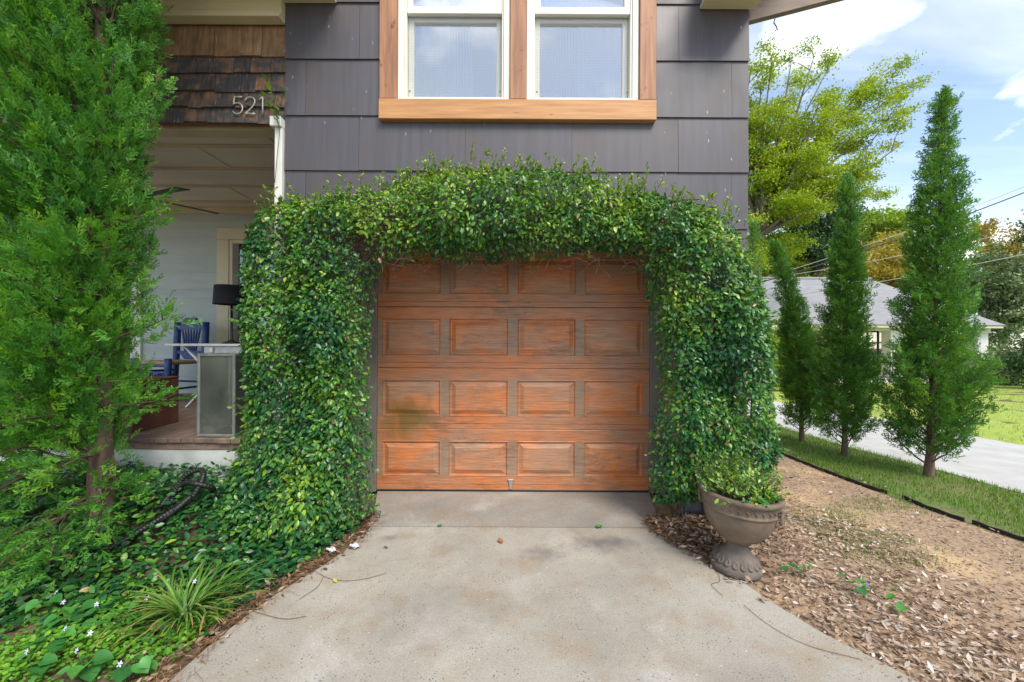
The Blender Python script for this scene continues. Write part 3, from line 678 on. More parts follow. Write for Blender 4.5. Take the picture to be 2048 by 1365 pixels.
# ---- house number 521
hn = link(bpy.data.objects.new('house_number', None), house, Matrix.Translation((-2.05, PY-.03, 3.1)))
M['digit'] = simple('brushed_digit', (.62, .62, .52), (.5, .5, .42), (30, 30, 30), 0.4, 0.0, metal=.3)
def digit(pts, x, w=.0050):
    P = np.array([(x+a*1.18, PY-.036, 3.107+b) for a, b in pts]); V, F = tube_np(P, w, 8); n = 8; m = len(P)
    F = [tuple(f) for f in F.tolist()]+[tuple(range(n-1, -1, -1)), tuple(range((m-1)*n, m*n))]
    mobj('digit', mesh_np('digit', V, F, M['digit'], smooth=True), hn)
arc = [(.034+.034*math.cos(t), .042+.040*math.sin(t)*1.05) for t in np.linspace(2.2, -2.55, 18)]
five = [(.064, .130), (.040, .130), (.016, .130), (.014, .115), (.011, .090), (.008, .070)] + arc
two = [(.004+.031*(1-math.cos(t)), .098+.032*math.sin(t)) for t in np.linspace(.15, math.pi-.1, 12)] + [(.064, .080), (.050, .055), (.028, .028), (.004, .004), (.012, .002), (.04, .002), (.068, .002)]
digit(five, -2.163); digit(two, -2.066)
digit([(.000, .108), (.012, .121), (.024, .132), (.024, .120), (.024, .06), (.024, .0)], -1.956)

# ================================================================== porch furniture
# blue chair
chair = empty('chair', (-4.02, 4.75, DZ), 'blue painted wooden chair with fan back and rush seat on porch', 'chair')
CM = Matrix.Translation((-4.04, 4.72, DZ+.003)) @ Matrix.Rotation(R_(-14), 4, 'Z')
def cpart(name, bm, mat='blue', bevel=.004, smooth=False):
    return bm_obj(name, bm, M[mat], chair, M=CM, bevel=bevel, smooth=smooth)
def post_bm(x, y, z0, z1, r0, r1, lean=0.0):
    V, F = tube_np(np.array([(x, y+lean*t, z0+(z1-z0)*t) for t in np.linspace(0, 1, 6)]), np.array([r0, r0*1.05, (r0+r1)/2, r1, r1*1.04, r1]), 10)
    F = [tuple(f) for f in F.tolist()]+[tuple(range(9, -1, -1)), tuple(range(50, 60))]; return V, F
def ctube(name, V, F, mat='blue'): return mobj(name, mesh_np(name, V, F, M[mat], smooth=True), chair, CM)
for x in (-.225, .225):
    ctube('back_post', *post_bm(x, .20, 0, .93, .030, .036, .04))
    ctube('front_leg', *post_bm(x*1.12, -.21, 0, .50, .030, .034))
def extr(pts, y0, y1):
    bm = bmesh.new(); A = [bm.verts.new((x, y0, z)) for x, z in pts]; B = [bm.verts.new((x, y1, z)) for x, z in pts]
    bm.faces.new(A); bm.faces.new(B[::-1]); n = len(pts)
    for i in range(n): bm.faces.new((A[i], B[i], B[(i+1) % n], A[(i+1) % n]))
    return bm
top = [(-.20, .84), (-.13, .835), (.13, .835), (.20, .84), (.20, .885), (.14, .89), (.115, .93), (.09, .945), (.085, .985), (-.085, .985), (-.09, .945), (-.115, .93), (-.14, .89), (-.20, .885)]
cpart('top_rail', extr(top, .215, .245), bevel=.003)
low = [(-.20, .575), (.20, .575), (.20, .545), (.13, .535), (.10, .49), (.07, .47), (-.07, .47), (-.10, .49), (-.13, .535), (-.20, .545)]
cpart('lower_rail', extr(low, .205, .232), bevel=.003)
for k in range(7):
    u = (k-3)/3; P = np.array([(u*.085+(u*.055)*t, .222+.01*t, .572+.27*t) for t in np.linspace(0, 1, 5)])
    V, F = tube_np(P, np.array([.010, .013, .012, .013, .010]), 6); ctube('spindle', V, F)
bm = bmesh.new(); bx(bm, -.235, .235, -.21, .20, .425, .465); cpart('seat', bm, 'rush', .012)
for (p, q, z) in (((-.25, -.21), (.25, -.21), .18), ((-.225, .2), (.225, .2), .2), ((-.25, -.21), (-.225, .2), .15), ((.25, -.21), (.225, .2), .15), ((-.25, -.21), (.25, -.21), .34), ((-.25, -.21), (.25, -.21), .28), ((-.25, -.21), (-.225, .2), .34), ((-.25, -.21), (-.225, .2), .28), ((-.25, -.21), (.25, -.21), .415)):
    V, F = tube_np(np.array([(p[0], p[1], z), ((p[0]+q[0])/2, (p[1]+q[1])/2, z), (q[0], q[1], z)]), .013, 8); ctube('stretcher', V, F)
for k in range(12):
    x = -.22+.04*k; V, F = tube_np(np.array([(x, -.21, .285), (x, -.21, .31), (x, -.21, .335)]), np.array([.006, .010, .006]), 6); ctube('spindle', V, F)
for k in range(9):
    t = (k+1)/10; V, F = tube_np(np.array([(-.25+.025*t, -.21+.41*t, .285), (-.25+.025*t, -.21+.41*t, .31), (-.25+.025*t, -.21+.41*t, .335)]), np.array([.006, .010, .006]), 6); ctube('spindle', V, F)

# folding table with crossed white legs
tb = empty('folding_table', (-3.1, 4.3, DZ), 'white folding table with crossed metal legs beside the blue chair', 'table')
box('table_top', -3.58, -2.62, 4.10, 4.62, 1.300, 1.324, M['whitemetal'], tb, .004)
for y in (4.16, 4.56):
    for x0, x1 in ((-3.42, -2.80), (-2.80, -3.42)):
        a, b = Vector((x0, y, 1.298)), Vector((x1, y+(.028 if x0 > x1 else 0), DZ+.006)); d = b-a
        Mx = Matrix.Translation((a+b)/2) @ d.to_track_quat('Z', 'Y').to_matrix().to_4x4(); h = d.length/2
        box('leg', -.016, .016, -.008, .008, -h, h, M['whitemetal'], tb, .002, M=Mx)
box('apron', -3.20, -2.70, 4.135, 4.150, 1.225, 1.299, M['steel'], tb, .003)
box('clip', -3.13, -3.095, 4.115, 4.134, 1.235, 1.285, M['whitemetal'], tb, .004)
# lamp on the table
lamp = empty('table_lamp', (-3.10, 4.40, 1.325), 'lamp with black drum shade on the folding table', 'lamp')
LM = Matrix.Translation((-3.10, 4.40, 1.325))
lathe('lamp_base', [(0, 0), (.085, 0), (.088, .012), (.03, .03), (.012, .05), (.012, .50), (0, .50)], M['black'], lamp, 24, LM)
sh = lathe('lamp_shade', [(.172, .43), (.160, .635), (.156, .635), (.168, .43), (.172, .43)], M['blackcloth'], lamp, 40, LM)
# metal framed glass case at the deck edge
case = empty('display_case', (-2.16, 3.1, DZ), 'tall metal framed glass case at the porch deck edge by the vine', 'glass case')
cx0, cx1, cy0, cy1, cz0, cz1 = -2.315, -2.035, 2.925, 3.26, DZ+.004, DZ+.615
b_ = .018
for x in (cx0, cx1-b_):
    for y in (cy0, cy1-b_): box('corner_post', x, x+b_, y, y+b_, cz0, cz1, M['steel'], case, .002)
for z in (cz0+.001, cz1-b_-.001):
    for y in (cy0+.001, cy1-b_-.001): box('rail', cx0+b_+.0005, cx1-b_-.0005, y, y+b_, z, z+b_, M['steel'], case, .002)
    for x in (cx0+.001, cx1-b_-.001): box('rail', x, x+b_, cy0+b_+.0005, cy1-b_-.0005, z, z+b_, M['steel'], case, .002)
box('pane', cx0+b_, cx1-b_, cy0+.007, cy0+.010, cz0+b_+.002, cz1-b_-.002, M['caseglass'], case)
box('pane', cx0+b_, cx1-b_, cy1-.010, cy1-.007, cz0+b_+.002, cz1-b_-.002, M['caseglass'], case)
box('pane', cx0+.007, cx0+.010, cy0+b_, cy1-b_, cz0+b_+.002, cz1-b_-.002, M['caseglass'], case)
box('pane', cx1-.010, cx1-.007, cy0+b_, cy1-b_, cz0+b_+.002, cz1-b_-.002, M['caseglass'], case)
# wicker hamper seen through it
wk = empty('wicker_hamper', (-2.45, 3.6, DZ), 'brown wicker hamper behind the glass case', 'hamper')
lathe('body', [(0, 0), (.13, 0), (.16, .1), (.17, .3), (.165, .42), (0, .42)], M['wicker'], wk, 28, Matrix.Translation((-2.50, 3.62, DZ+.002)))
for k in range(10): lathe('weave_band', [(.131+.004*k+.0, .02+.04*k), (.150+.0025*k, .028+.04*k), (.131+.004*k, .036+.04*k)], M['wicker'], wk, 28, Matrix.Translation((-2.50, 3.62, DZ+.002)))
# rusted planter box
bxo = empty('planter_box', (-3.2, 3.3, DZ), 'low square rust-brown metal box on the porch deck', 'box')
bm = bmesh.new(); bx(bm, -3.36, -2.90, 3.04, 3.47, DZ+.002, DZ+.385); bm_obj('body', bm, M['corten'], bxo, bevel=.004)
box('lid', -3.364, -2.896, 3.036, 3.474, DZ+.386, DZ+.398, M['corten'], bxo, .003)
# ceiling fan
fan = empty('ceiling_fan', (-3.62, 3.86, 2.75), 'black ceiling fan under the porch ceiling behind the big cedar', 'ceiling fan')
FM = Matrix.Translation((-3.62, 3.86, 0))
lathe('motor', [(0, 2.66), (.09, 2.67), (.11, 2.72), (.10, 2.79), (.03, 2.82), (.014, 2.83), (.014, 3.07), (.06, 3.08), (.06, 3.1075), (0, 3.1075)], M['black'], fan, 24, FM)
for k in range(5):
    bm = bmesh.new(); vs = bx(bm, .12, .64, -.065, .065, -.004, .004)
    for v in vs:
        if v.co.x < .2: v.co.y *= .6
        v.co.z += v.co.y*.18
    bm_obj('blade', bm, M['black'], fan, M=Matrix.Translation((-3.62, 3.86, 2.75)) @ Matrix.Rotation(R_(52+72*k), 4, 'Z'), bevel=.003)

# ================================================================== foliage templates
LV = np.array([(0, 0, 0), (-.19, .22, .05), (.19, .22, .05), (0, .28, 0), (-.245, .48, .065), (.245, .48, .065), (0, .55, .01), (-.16, .76, .03), (.16, .76, .03), (0, .80, -.01), (0, 1.0, -.07)])
LF = np.array([(0, 3, 1), (0, 2, 3), (1, 3, 4), (3, 6, 4), (2, 5, 3), (3, 5, 6), (4, 6, 7), (6, 9, 7), (5, 8, 6), (6, 8, 9), (7, 9, 10), (9, 8, 10)])
DVx = np.array([(0, 0, 0), (-.12, .25, .05), (.14, .3, .03), (0, .35, -.02), (-.17, .6, .10), (.15, .62, .07), (0, .68, .0), (.03, 1.0, .12)])   # curled dry leaf
DF = np.array([(0, 3, 1), (0, 2, 3), (1, 3, 4), (3, 6, 4), (2, 5, 3), (3, 5, 6), (4, 6, 7), (6, 5, 7)])
def spray_template(nb, seed, wid=.035, fan_=38, side=.34, curl=.10):
    g = np.random.default_rng(seed); V, F = [], []
    def kite(p, d, l, w, nrm):
        d = d/np.linalg.norm(d); s = np.cross(d, nrm); s /= np.linalg.norm(s)+1e-9; i = len(V)
        V.extend([p, p+d*l*.4+s*w, p+d*l, p+d*l*.4-s*w]); F.append((i, i+1, i+2, i+3))
    nrm = np.array([0, 0, 1.0])
    kite(np.zeros(3), np.array([0, 1, 0.]), 1.0, wid*.6, nrm)
    for k in range(nb):
        t = .12+.82*k/nb; s = 1 if k % 2 else -1; a = R_(fan_+g.uniform(-12, 14)); l = side*(1.15-t*.75)*g.uniform(.8, 1.2)
        d = np.array([s*math.sin(a), math.cos(a), g.uniform(-.45, .45)]); p = np.array([0, t, curl*t*t])
        n2 = norm(np.array([g.uniform(-.6, .6), g.uniform(-.4, .4), 1.0])); kite(p, d, l, wid, n2)
        for q in (.45, .72):
            s2 = 1 if g.random() < .5 else -1
            d2 = np.array([math.sin(a*s+s2*R_(38)), math.cos(a*s+s2*R_(38)), g.uniform(-.5, .5)]); kite(p+d/np.linalg.norm(d)*l*q, d2, l*.5, wid*.85, n2)
    return np.array(V), np.array(F)
SPR = [spray_template(9, s) for s in (1, 2, 3)]
SPS = [spray_template(4, s, .055, 36, .42) for s in (4, 5)]

def merge(parts):
    Vs, Fs, rs, o = [], [], [], 0
    for V, F, r in parts: Vs.append(V); Fs.append(F+o); rs.append(r); o += len(V)
    return np.concatenate(Vs), np.concatenate(Fs), np.concatenate(rs)
def leaf_part(name, parts, mat, parent=None, smooth=False):
    V, F, r = merge(parts); o = mobj(name, mesh_np(name, V, F, mat, {'rnd': r}, smooth), parent); o['kind'] = 'stuff'; return o

# ------------------------------------------------------------------ climbing vine over the garage
PV = 274.5
poly = np.array([(p[0]-1024, 682.5-p[1]) for p in
 [(455,1040),(468,940),(492,860),(495,780),(486,650),(488,560),(500,470),(530,420),(570,402),(640,398),(700,388),(770,378),(810,352),(900,336),(1000,337),(1100,340),(1180,350),(1240,366),(1300,380),(1380,396),
  (1440,418),(1475,450),(1495,500),(1525,560),(1545,640),(1552,740),(1556,840),(1565,900),(1530,960),(1480,985),(1400,1003),(1318,1012),
  (1316,960),(1320,860),(1334,780),(1328,700),(1313,620),(1302,550),(1276,502),(1200,492),(1100,507),(1000,513),(930,520),(870,514),(800,520),(767,532),(734,560),(730,650),(726,750),(730,850),(738,950),(744,1025),(700,1055),(600,1075)]])/PV
poly[:, 1] += CAMZ
def inside_dist(px, pz):
    P = np.stack([px, pz], -1); ins = np.zeros(len(P), bool); dm = np.full(len(P), 9.0); n = len(poly)
    for i in range(n):
        a, b = poly[i], poly[(i+1) % n]
        c = ((a[1] > pz) != (b[1] > pz)) & (px < (b[0]-a[0])*(pz-a[1])/(b[1]-a[1]+1e-12)+a[0]); ins ^= c
        ab = b-a; t = np.clip(((P-a)@ab)/(ab@ab), 0, 1); dm = np.minimum(dm, np.linalg.norm(P-(a+t[:, None]*ab), axis=1))
    return ins, dm
vn1, vn2, vn3 = SN(7, 11), SN(22, 12), SN(5, 13)
def vine_t(x, z):
    ins, d = inside_dist(x, z); u = np.clip(d/.26, 0, 1); P = np.stack([x, 0*x, z], -1)
    t = .06+.30*np.sqrt(1-(1-u)**2)
    t = t*(1-.18*ss(.3, 1.2, x)) + .080*vn1(P)*u + .045*vn2(P)*u
    t = t + .16*ss(.55, .1, z)*ss(-1.0, -1.6, x)      # foot spreads into the ground cover
    return ins, d, np.maximum(t, .02)
def vine_sample(n):
    x = rng.uniform(-2.15, 2.05, n*4); z = rng.uniform(-.05, 2.75, n*4); i, d, t = vine_t(x, z)
    k = np.where(i)[0][:n]; x, z, t, d = x[k], z[k], t[k], d[k]; e = .012
    tx = (vine_t(x+e, z)[2]-vine_t(x-e, z)[2])/(2*e); tz = (vine_t(x, z+e)[2]-vine_t(x, z-e)[2])/(2*e)
    return x, z, t, d, norm(np.stack([-np.clip(tx, -2.5, 2.5), -np.ones_like(x), -np.clip(tz, -2.5, 2.5)], -1))
vine = empty('climbing_vine', (-1.4, 2.95, 0), 'glossy green climbing vine grown into an arch around the garage door', 'vine')
x, z, t, d, n = vine_sample(46000); N = len(x)
dep = np.abs(rng.normal(0, .05, N)); dep[rng.random(N) < .25] += .05
y = YW-.02-np.maximum(t-dep, .015)
P = np.stack([x, y, z], -1)+rng.normal(0, .008, (N, 3))
thin = vn3(P)+.5*vn1(P*1.3+3)                                       # bare woody patches near the upper left
bare = np.exp(-(((x+1.02)/.30)**2+((z-2.04)/.13)**2))*1.2
keep = rng.random(N) > np.clip(bare*.75+np.clip(-thin-.9, 0, 1)*.6, 0, .9); P, n, x, z, d = P[keep], n[keep], x[keep], z[keep], d[keep]; N = len(P)
tip = norm(rng.normal(0, 1, (N, 3))*.55+np.array([0, -.25, -.62])+n*.35)
nz = norm(n*.75+np.array([0, -.1, .45])+rng.normal(0, .42, (N, 3)))
Rv = rots(tip, nz); sc = (.022+.030*rng.random(N)**1.3)*(1+.16*vn3(P*1.7+9))
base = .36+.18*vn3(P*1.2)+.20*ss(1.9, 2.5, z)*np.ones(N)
rn = np.clip(base+rng.normal(0, .17, N), 0, .955); rn[rng.random(N) < .012] = rng.uniform(.975, 1.0)
# the 300 leaves that show largest become parts of their own
front = np.where((np.linalg.norm(P-np.array([0, 0, CAMZ]), axis=1) < 3.25) & (nz[:, 1] < -.5) & (sc > .040) & (y[keep] < YW-.20))[0]
order = front[np.argsort(-(sc[front]-.012*rng.random(len(front))))][:300]
rest = np.setdiff1d(np.arange(N), order)
nl = 12; leafmesh = []
for k in range(nl):
    sub = LV.copy(); sub[:, 2] *= 1+.5*math.sin(k*1.7); sub[:, 0] *= 1+.12*math.sin(k*2.3)
    leafmesh.append(mesh_np('leaf', sub, LF, M['vine'], {'rnd': np.full(len(LV), .12+.75*k/nl)}, True))
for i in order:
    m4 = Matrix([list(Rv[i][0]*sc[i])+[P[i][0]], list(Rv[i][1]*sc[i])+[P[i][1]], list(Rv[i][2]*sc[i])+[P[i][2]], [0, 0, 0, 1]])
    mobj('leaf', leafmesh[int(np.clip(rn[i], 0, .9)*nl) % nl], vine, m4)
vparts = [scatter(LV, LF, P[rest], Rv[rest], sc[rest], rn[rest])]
# upright shoots along the top and edges, with small bright leaves
def shoots(bases, dirs, lens, nleaf=6, lsz=.030, bright=.72):
    stems, pp, rr, s_, r_ = [], [], [], [], []
    for b, dv, l in zip(bases, dirs, lens):
        tt = np.linspace(0, 1, 5)[:, None]; side = rng.normal(0, .22, 3); curve = b+dv*l*tt+side*l*tt*tt; stems.append((curve, np.linspace(.0022, .001, 5)))
        for k in range(nleaf):
            u = .25+.75*(k+1)/nleaf; p = b+dv*l*u+side*l*u*u; a = rng.uniform(0, 6.28); out = np.array([math.cos(a), math.sin(a), 0])
            pp.append(p); yv = norm(out*.8+dv*.7); rr.append(rots(yv[None], (norm(dv*.9-out*.4+rng.normal(0, .2, 3)))[None])[0]); s_.append(lsz*rng.uniform(.6, 1.15)); r_.append(np.clip(bright+rng.normal(0, .12), .3, .96))
    return stems, scatter(LV, LF, np.array(pp), np.array(rr), np.array(s_), np.array(r_))
tx_ = rng.uniform(-1.75, 1.62, 330)
outx = poly[7:23, 0]; outz = poly[7:23, 1]; tz_ = np.interp(tx_, outx, outz)-rng.uniform(.0, .10, len(tx_))
ty_ = YW-.05-rng.uniform(.03, .28, len(tx_))
st1, vs1 = shoots(np.stack([tx_, ty_, tz_], -1), norm(np.array([0, -.25, 1.0])+rng.normal(0, .35, (len(tx_), 3))), rng.uniform(.03, .085, len(tx_)))
vparts.append(vs1)
k = rng.choice(len(P), 520, replace=False); st2, vs2 = shoots(P[k]-n[k]*.02, norm(n[k]+rng.normal(0, .5, (520, 3))+np.array([0, 0, .1])), rng.uniform(.05, .11, 520), 5, .034, .55)
vparts.append(vs2)
leaf_part('foliage', vparts, M['vine'], vine, True)
# woody stems
stems = st1+st2
for k in range(430):
    i = rng.integers(len(P)); p = P[i].copy(); p[1] += .05; p[0] *= .97; q = [p]
    dv = norm(np.array([rng.normal(0, .7), rng.normal(0, .3), rng.normal(0, .7)]))
    for s_ in range(7): dv = norm(dv+rng.normal(0, .25, 3)); q.append(q[-1]+dv*.022)
    stems.append((np.array(q), np.linspace(.003, .0012, 8)))
for xs_ in (-1.62, -1.45, -1.3, -1.18, 1.3, 1.45, 1.58, 1.7):
    zz = np.linspace(0, 2.2, 14); stems.append((np.stack([xs_+.05*np.sin(zz*3+xs_*9), YW-.06+.02*np.cos(zz*5), zz], -1), np.linspace(.018, .006, 14)))
for k in range(14):
    z0 = rng.uniform(2.05, 2.4); xx = np.linspace(-1.45, 1.4, 22); stems.append((np.stack([xx, YW-.07-.05*np.sin(xx*4+k)-.05, z0+.05*np.sin(xx*3+k*2)], -1), .006))
# dry tangle in the bare patch and under the lintel
for k in range(260):
    p = np.array([rng.normal(-1.0, .22), YW-.14-rng.uniform(0, .12), rng.normal(2.02, .10)]) if k < 130 else np.array([rng.uniform(-1.1, 1.1), YW-.1-rng.uniform(0, .16), rng.normal(2.0, .04)])
    q = [p]; dv = norm(rng.normal(0, 1, 3)*np.array([1, .4, .8]))
    for s_ in range(6): dv = norm(dv+rng.normal(0, .35, 3)); q.append(q[-1]+dv*.03)
    stems.append((np.array(q), .0016))
V, F = tubes(stems, 4); o = mobj('stems', mesh_np('stems', V, F, M['twig']), vine); o['kind'] = 'stuff'
# sprig growing out beside the house number
sp = empty('vine_sprig', (-1.78, 3.0, 3.1), 'small vine sprig climbing past the post beside the house number', 'vine')
b0 = np.array([[-1.76, 3.0, 2.93], [-1.79, 2.99, 3.03], [-1.75, 2.985, 3.12], [-1.80, 2.985, 3.16]])
s3, v3 = shoots(b0, norm(np.array([[.1, -.1, 1], [-.2, -.1, 1], [.4, -.3, .6], [-.3, -.2, 1]])), np.array([.14, .13, .12, .10]), 5, .06, .55)
leaf_part('foliage', [v3], M['vine'], sp, True); V, F = tubes(s3+[(np.array([(-1.79, 2.995, 2.55), (-1.77, 2.99, 2.75), (-1.76, 3.0, 2.93), (-1.78, 2.99, 3.08), (-1.77, 2.985, 3.2)]), .0025)], 5); mobj('stem', mesh_np('stem', V, F, M['twig']), sp)

# ------------------------------------------------------------------ cedars
def cedar(name, label, base, height, prof, nl, dens, mat, tmpl, ssize, lean=(0, 0), trunk_r=.06, low=.1, group=None, xsq=(1, 1), seed=0, extra=(), tuft=.16, up=.75, curve=0.0, xlow=1.0, exd=.8, yback=1.0):
    g = np.random.default_rng(seed); base = np.array(base, float)
    o = empty(name, tuple(base), label, 'tree', group)
    hz = np.array([p[0] for p in prof]); hr = np.array([p[1] for p in prof])
    def axis(z): u = z/height; return np.stack([base[0]+lean[0]*u+curve*np.sin(u*3.1), base[1]+lean[1]*u, base[2]+z], -1)
    zz = np.linspace(-.1, height*.985, 26); rr = trunk_r*(1-zz/height*.9)+trunk_r*.5*np.exp(-np.maximum(zz, 0)/.12)
    wob = np.stack([.012*np.sin(zz*4+seed), .012*np.cos(zz*3.3), 0*zz], -1)*(1-zz/height)[:, None]
    V, F = tube_np(axis(zz)+wob, rr, 12); mobj('trunk', mesh_np('trunk', V, F, M['bark'], smooth=True), o)
    twigs, P, Y, Z, Rn = [], [], [], [], []
    limbs = []
    for k in range(nl):
        u = (k+g.uniform(0, 1))/nl; z = low+(height*.97-low)*u**.92; az = k*2.39996+g.uniform(-.4, .4)
        limbs.append((z, az, g.uniform(.62, 1.22), None))
    limbs += [(e[0], e[1], 1.0, e[2:]) for e in extra]
    for z, az, f, ex in limbs:
        r = float(np.interp(z+.25*(up*.6), hz, hr))*f; dirh = np.array([math.cos(az), math.sin(az), 0]); dirh[1] *= yback if dirh[1] > 0 else 1.0; dirh[0] *= 1.0 if ex else ((xsq[1] if z > 1.75 else xsq[1]*xlow) if dirh[0] > 0 else xsq[0])
        rise = up
        if ex: r = ex[0]; rise = ex[1]
        r = max(r, .05); a0 = axis(np.array(z)); tt = np.linspace(0, 1, 8)
        curve_ = a0+dirh*r*tt[:, None]+np.array([0, 0, 1.0])*(rise*r*(.55*tt+.45*tt**2))[:, None]+np.cumsum(g.normal(0, .012*r/.5, (8, 3)), 0)
        twigs.append((curve_, np.linspace(max(.004, trunk_r*.22*(1-z/height)+.003), .0018, 8)))
        ln = np.linalg.norm(curve_[-1]-curve_[0]); ns = max(6, int(dens*ln*(1.0 if not ex else exd)))
        lb = g.normal(0, .10)
        us = g.uniform(.20, 1.0, ns)**.8; pts = np.stack([np.interp(us, tt, curve_[:, i]) for i in range(3)], -1)
        ldir = norm(curve_[-1]-curve_[2])
        # secondary twigs
        for q in range(max(2, int(ln*9))):
            b = g.uniform(.25, .95); p0 = np.array([np.interp(b, tt, curve_[:, i]) for i in range(3)]); d2 = norm(ldir*.7+g.normal(0, .6, 3)+np.array([0, 0, .25]))
            l2 = tuft*g.uniform(.6, 1.5); twigs.append((np.array([p0, p0+d2*l2*.5+g.normal(0, .01, 3), p0+d2*l2]), np.array([.0028, .002, .0012])))
        off = norm(g.normal(0, 1, (ns, 3))+ldir*.5)*(tuft*(1.15-.45*us)*g.uniform(.15, 1, ns)**.6)[:, None]
        P.append(pts+off); Y.append(norm(off/tuft*.55+ldir*.75+np.array([0, 0, .30])+g.normal(0, .28, (ns, 3)))); Z.append(norm(g.normal(0, .8, (ns, 3))+np.array([0, 0, 1.0])))
        Rn.append(np.clip(.45+lb+g.normal(0, .16, ns), 0, .96))
    # leader
    nt = int(dens*.9); zt = height-abs(g.normal(0, .18, nt)); P.append(axis(zt)+g.normal(0, .022, (nt, 3))); Y.append(norm(np.array([0, 0, 1.0])+g.normal(0, .35, (nt, 3)))); Z.append(norm(g.normal(0, 1, (nt, 3)))); Rn.append(np.clip(.5+g.normal(0, .15, nt), 0, .96))
    P, Y, Z, Rn = map(np.concatenate, (P, Y, Z, Rn)); Rn[g.random(len(Rn)) < .012] = 1.0
    ok = P[:, 2] > base[2]+.02; P, Y, Z, Rn = P[ok], Y[ok], Z[ok], Rn[ok]
    RR = rots(Y, Z); idx = g.integers(0, len(tmpl), len(P)); sz = ssize*g.uniform(.65, 1.25, len(P))
    leaf_part('crown', [scatter(*tmpl[q], P[idx == q], RR[idx == q], sz[idx == q], Rn[idx == q]) for q in range(len(tmpl))], mat, o)
    V, F = tubes(twigs, 4); b = mobj('branches', mesh_np('branches', V, F, M['twig']), o); b['kind'] = 'stuff'
    return o
cedar('cedar_tree', 'large feathery green cedar filling the left edge in front of the porch', (-2.50, 2.42, .12), 4.7,
      [(0, .15), (.35, .28), (.6, .46), (1.2, .50), (2.0, .56), (2.4, .62), (3.3, .58), (4.2, .35), (4.7, .02)], 190, 155, M['cedar'], SPR, .112, (.0, 0), .066, .42, xsq=(1.05, .24), seed=5, xlow=.25, exd=.75, yback=.45,
      extra=[(.95, -1.2, .30, .2), (1.15, -1.0, .28, .2), (1.35, -.8, .26, .2), (1.55, -1.3, .32, .25), (1.8, -1.0, .28, .25), (2.05, -1.2, .32, .3), (2.3, -.9, .30, .3), (2.6, -1.2, .32, .3), (.75, -.9, .26, .15), (2.8, -1.4, .32, .3), (1.22, .10, .42, .35), (.84, .05, .40, .20), (.42, -.5, .28, -.05), (.35, -.1, .24, -.1), (1.0, -.9, .34, .15), (1.4, -1.2, .36, .2), (1.3, -1.9, .45, .2), (.55, -1.3, .4, 0), (.9, -1.7, .45, .1), (1.7, -1.1, .36, .25), (2.0, -1.9, .5, .25), (1.15, -2.6, .6, .1), (1.55, -2.3, .6, .15), (.28, -1.35, .62, -.30), (.33, -1.1, .55, -.25), (.30, -1.75, .6, -.28), (1.98, .15, .42, .12), (.45, -.75, .45, -.35), (.7, -2.4, .75, -.1), (.8, -2.0, .75, 0), (.6, 3.0, .8, -.1), (1.0, -2.2, .7, .1), (.5, -2.7, .7, -.1), (.55, -2.0, .6, -.15), (.9, -2.9, .7, 0), (1.2, -1.6, .5, .2), (1.5, -1.5, .5, .3), (.8, -1.5, .5, .1), (.65, -1.8, .5, -.05), (1.1, -1.2, .42, .2), (1.9, -1.6, .5, .3), (2.2, -1.4, .5, .3), (1.7, -1.9, .55, .3), (2.5, -1.6, .5, .4), (.75, -2.5, .85, -.15), (1.35, -2.5, .75, .1), (.95, 2.9, .75, .1), (1.6, 2.9, .7, .2)], tuft=.13)
grp = 'cedars in a row along the verge'
cedar('cedar_tree', 'tallest column-shaped cedar of the row, nearest the right edge', (4.28, 4.08, 0), 3.92, [(0, .2), (.3, .30), (.75, .36), (1.3, .30), (1.8, .245), (2.3, .205), (2.8, .16), (3.2, .11), (3.55, .05), (3.92, .0)], 250, 150, M['cedar_dark'], SPS, .088, (.13, 0), .034, .10, grp, seed=7, tuft=.085, up=1.0)
cedar('cedar_tree', 'middle straight cedar of the row, second from the right edge', (4.05, 4.84, 0), 3.35, [(0, .15), (.3, .27), (.7, .31), (1.2, .26), (1.8, .20), (2.4, .14), (2.9, .06), (3.35, .0)], 200, 150, M['cedar_dark'], SPS, .092, (.02, 0), .028, .10, grp, seed=8, tuft=.08, up=1.0)
cedar('cedar_tree', 'leaning shorter cedar of the row with a tip bent to the left', (4.03, 5.52, 0), 2.72, [(0, .12), (.3, .20), (.7, .25), (1.2, .21), (1.7, .15), (2.2, .08), (2.72, .0)], 160, 150, M['cedar_dark'], SPS, .092, (-.42, 0), .026, .10, grp, seed=9, tuft=.08, up=1.0, curve=.13)
cedar('cedar_tree', 'narrow cedar half hidden behind the right side of the vine arch', (3.86, 6.35, 0), 3.25, [(0, .12), (.4, .22), (1.0, .22), (1.8, .16), (2.5, .08), (3.25, .0)], 110, 90, M['cedar_dark'], SPS, .092, (-.03, 0), .034, .2, grp, seed=10, tuft=.08, up=1.0)

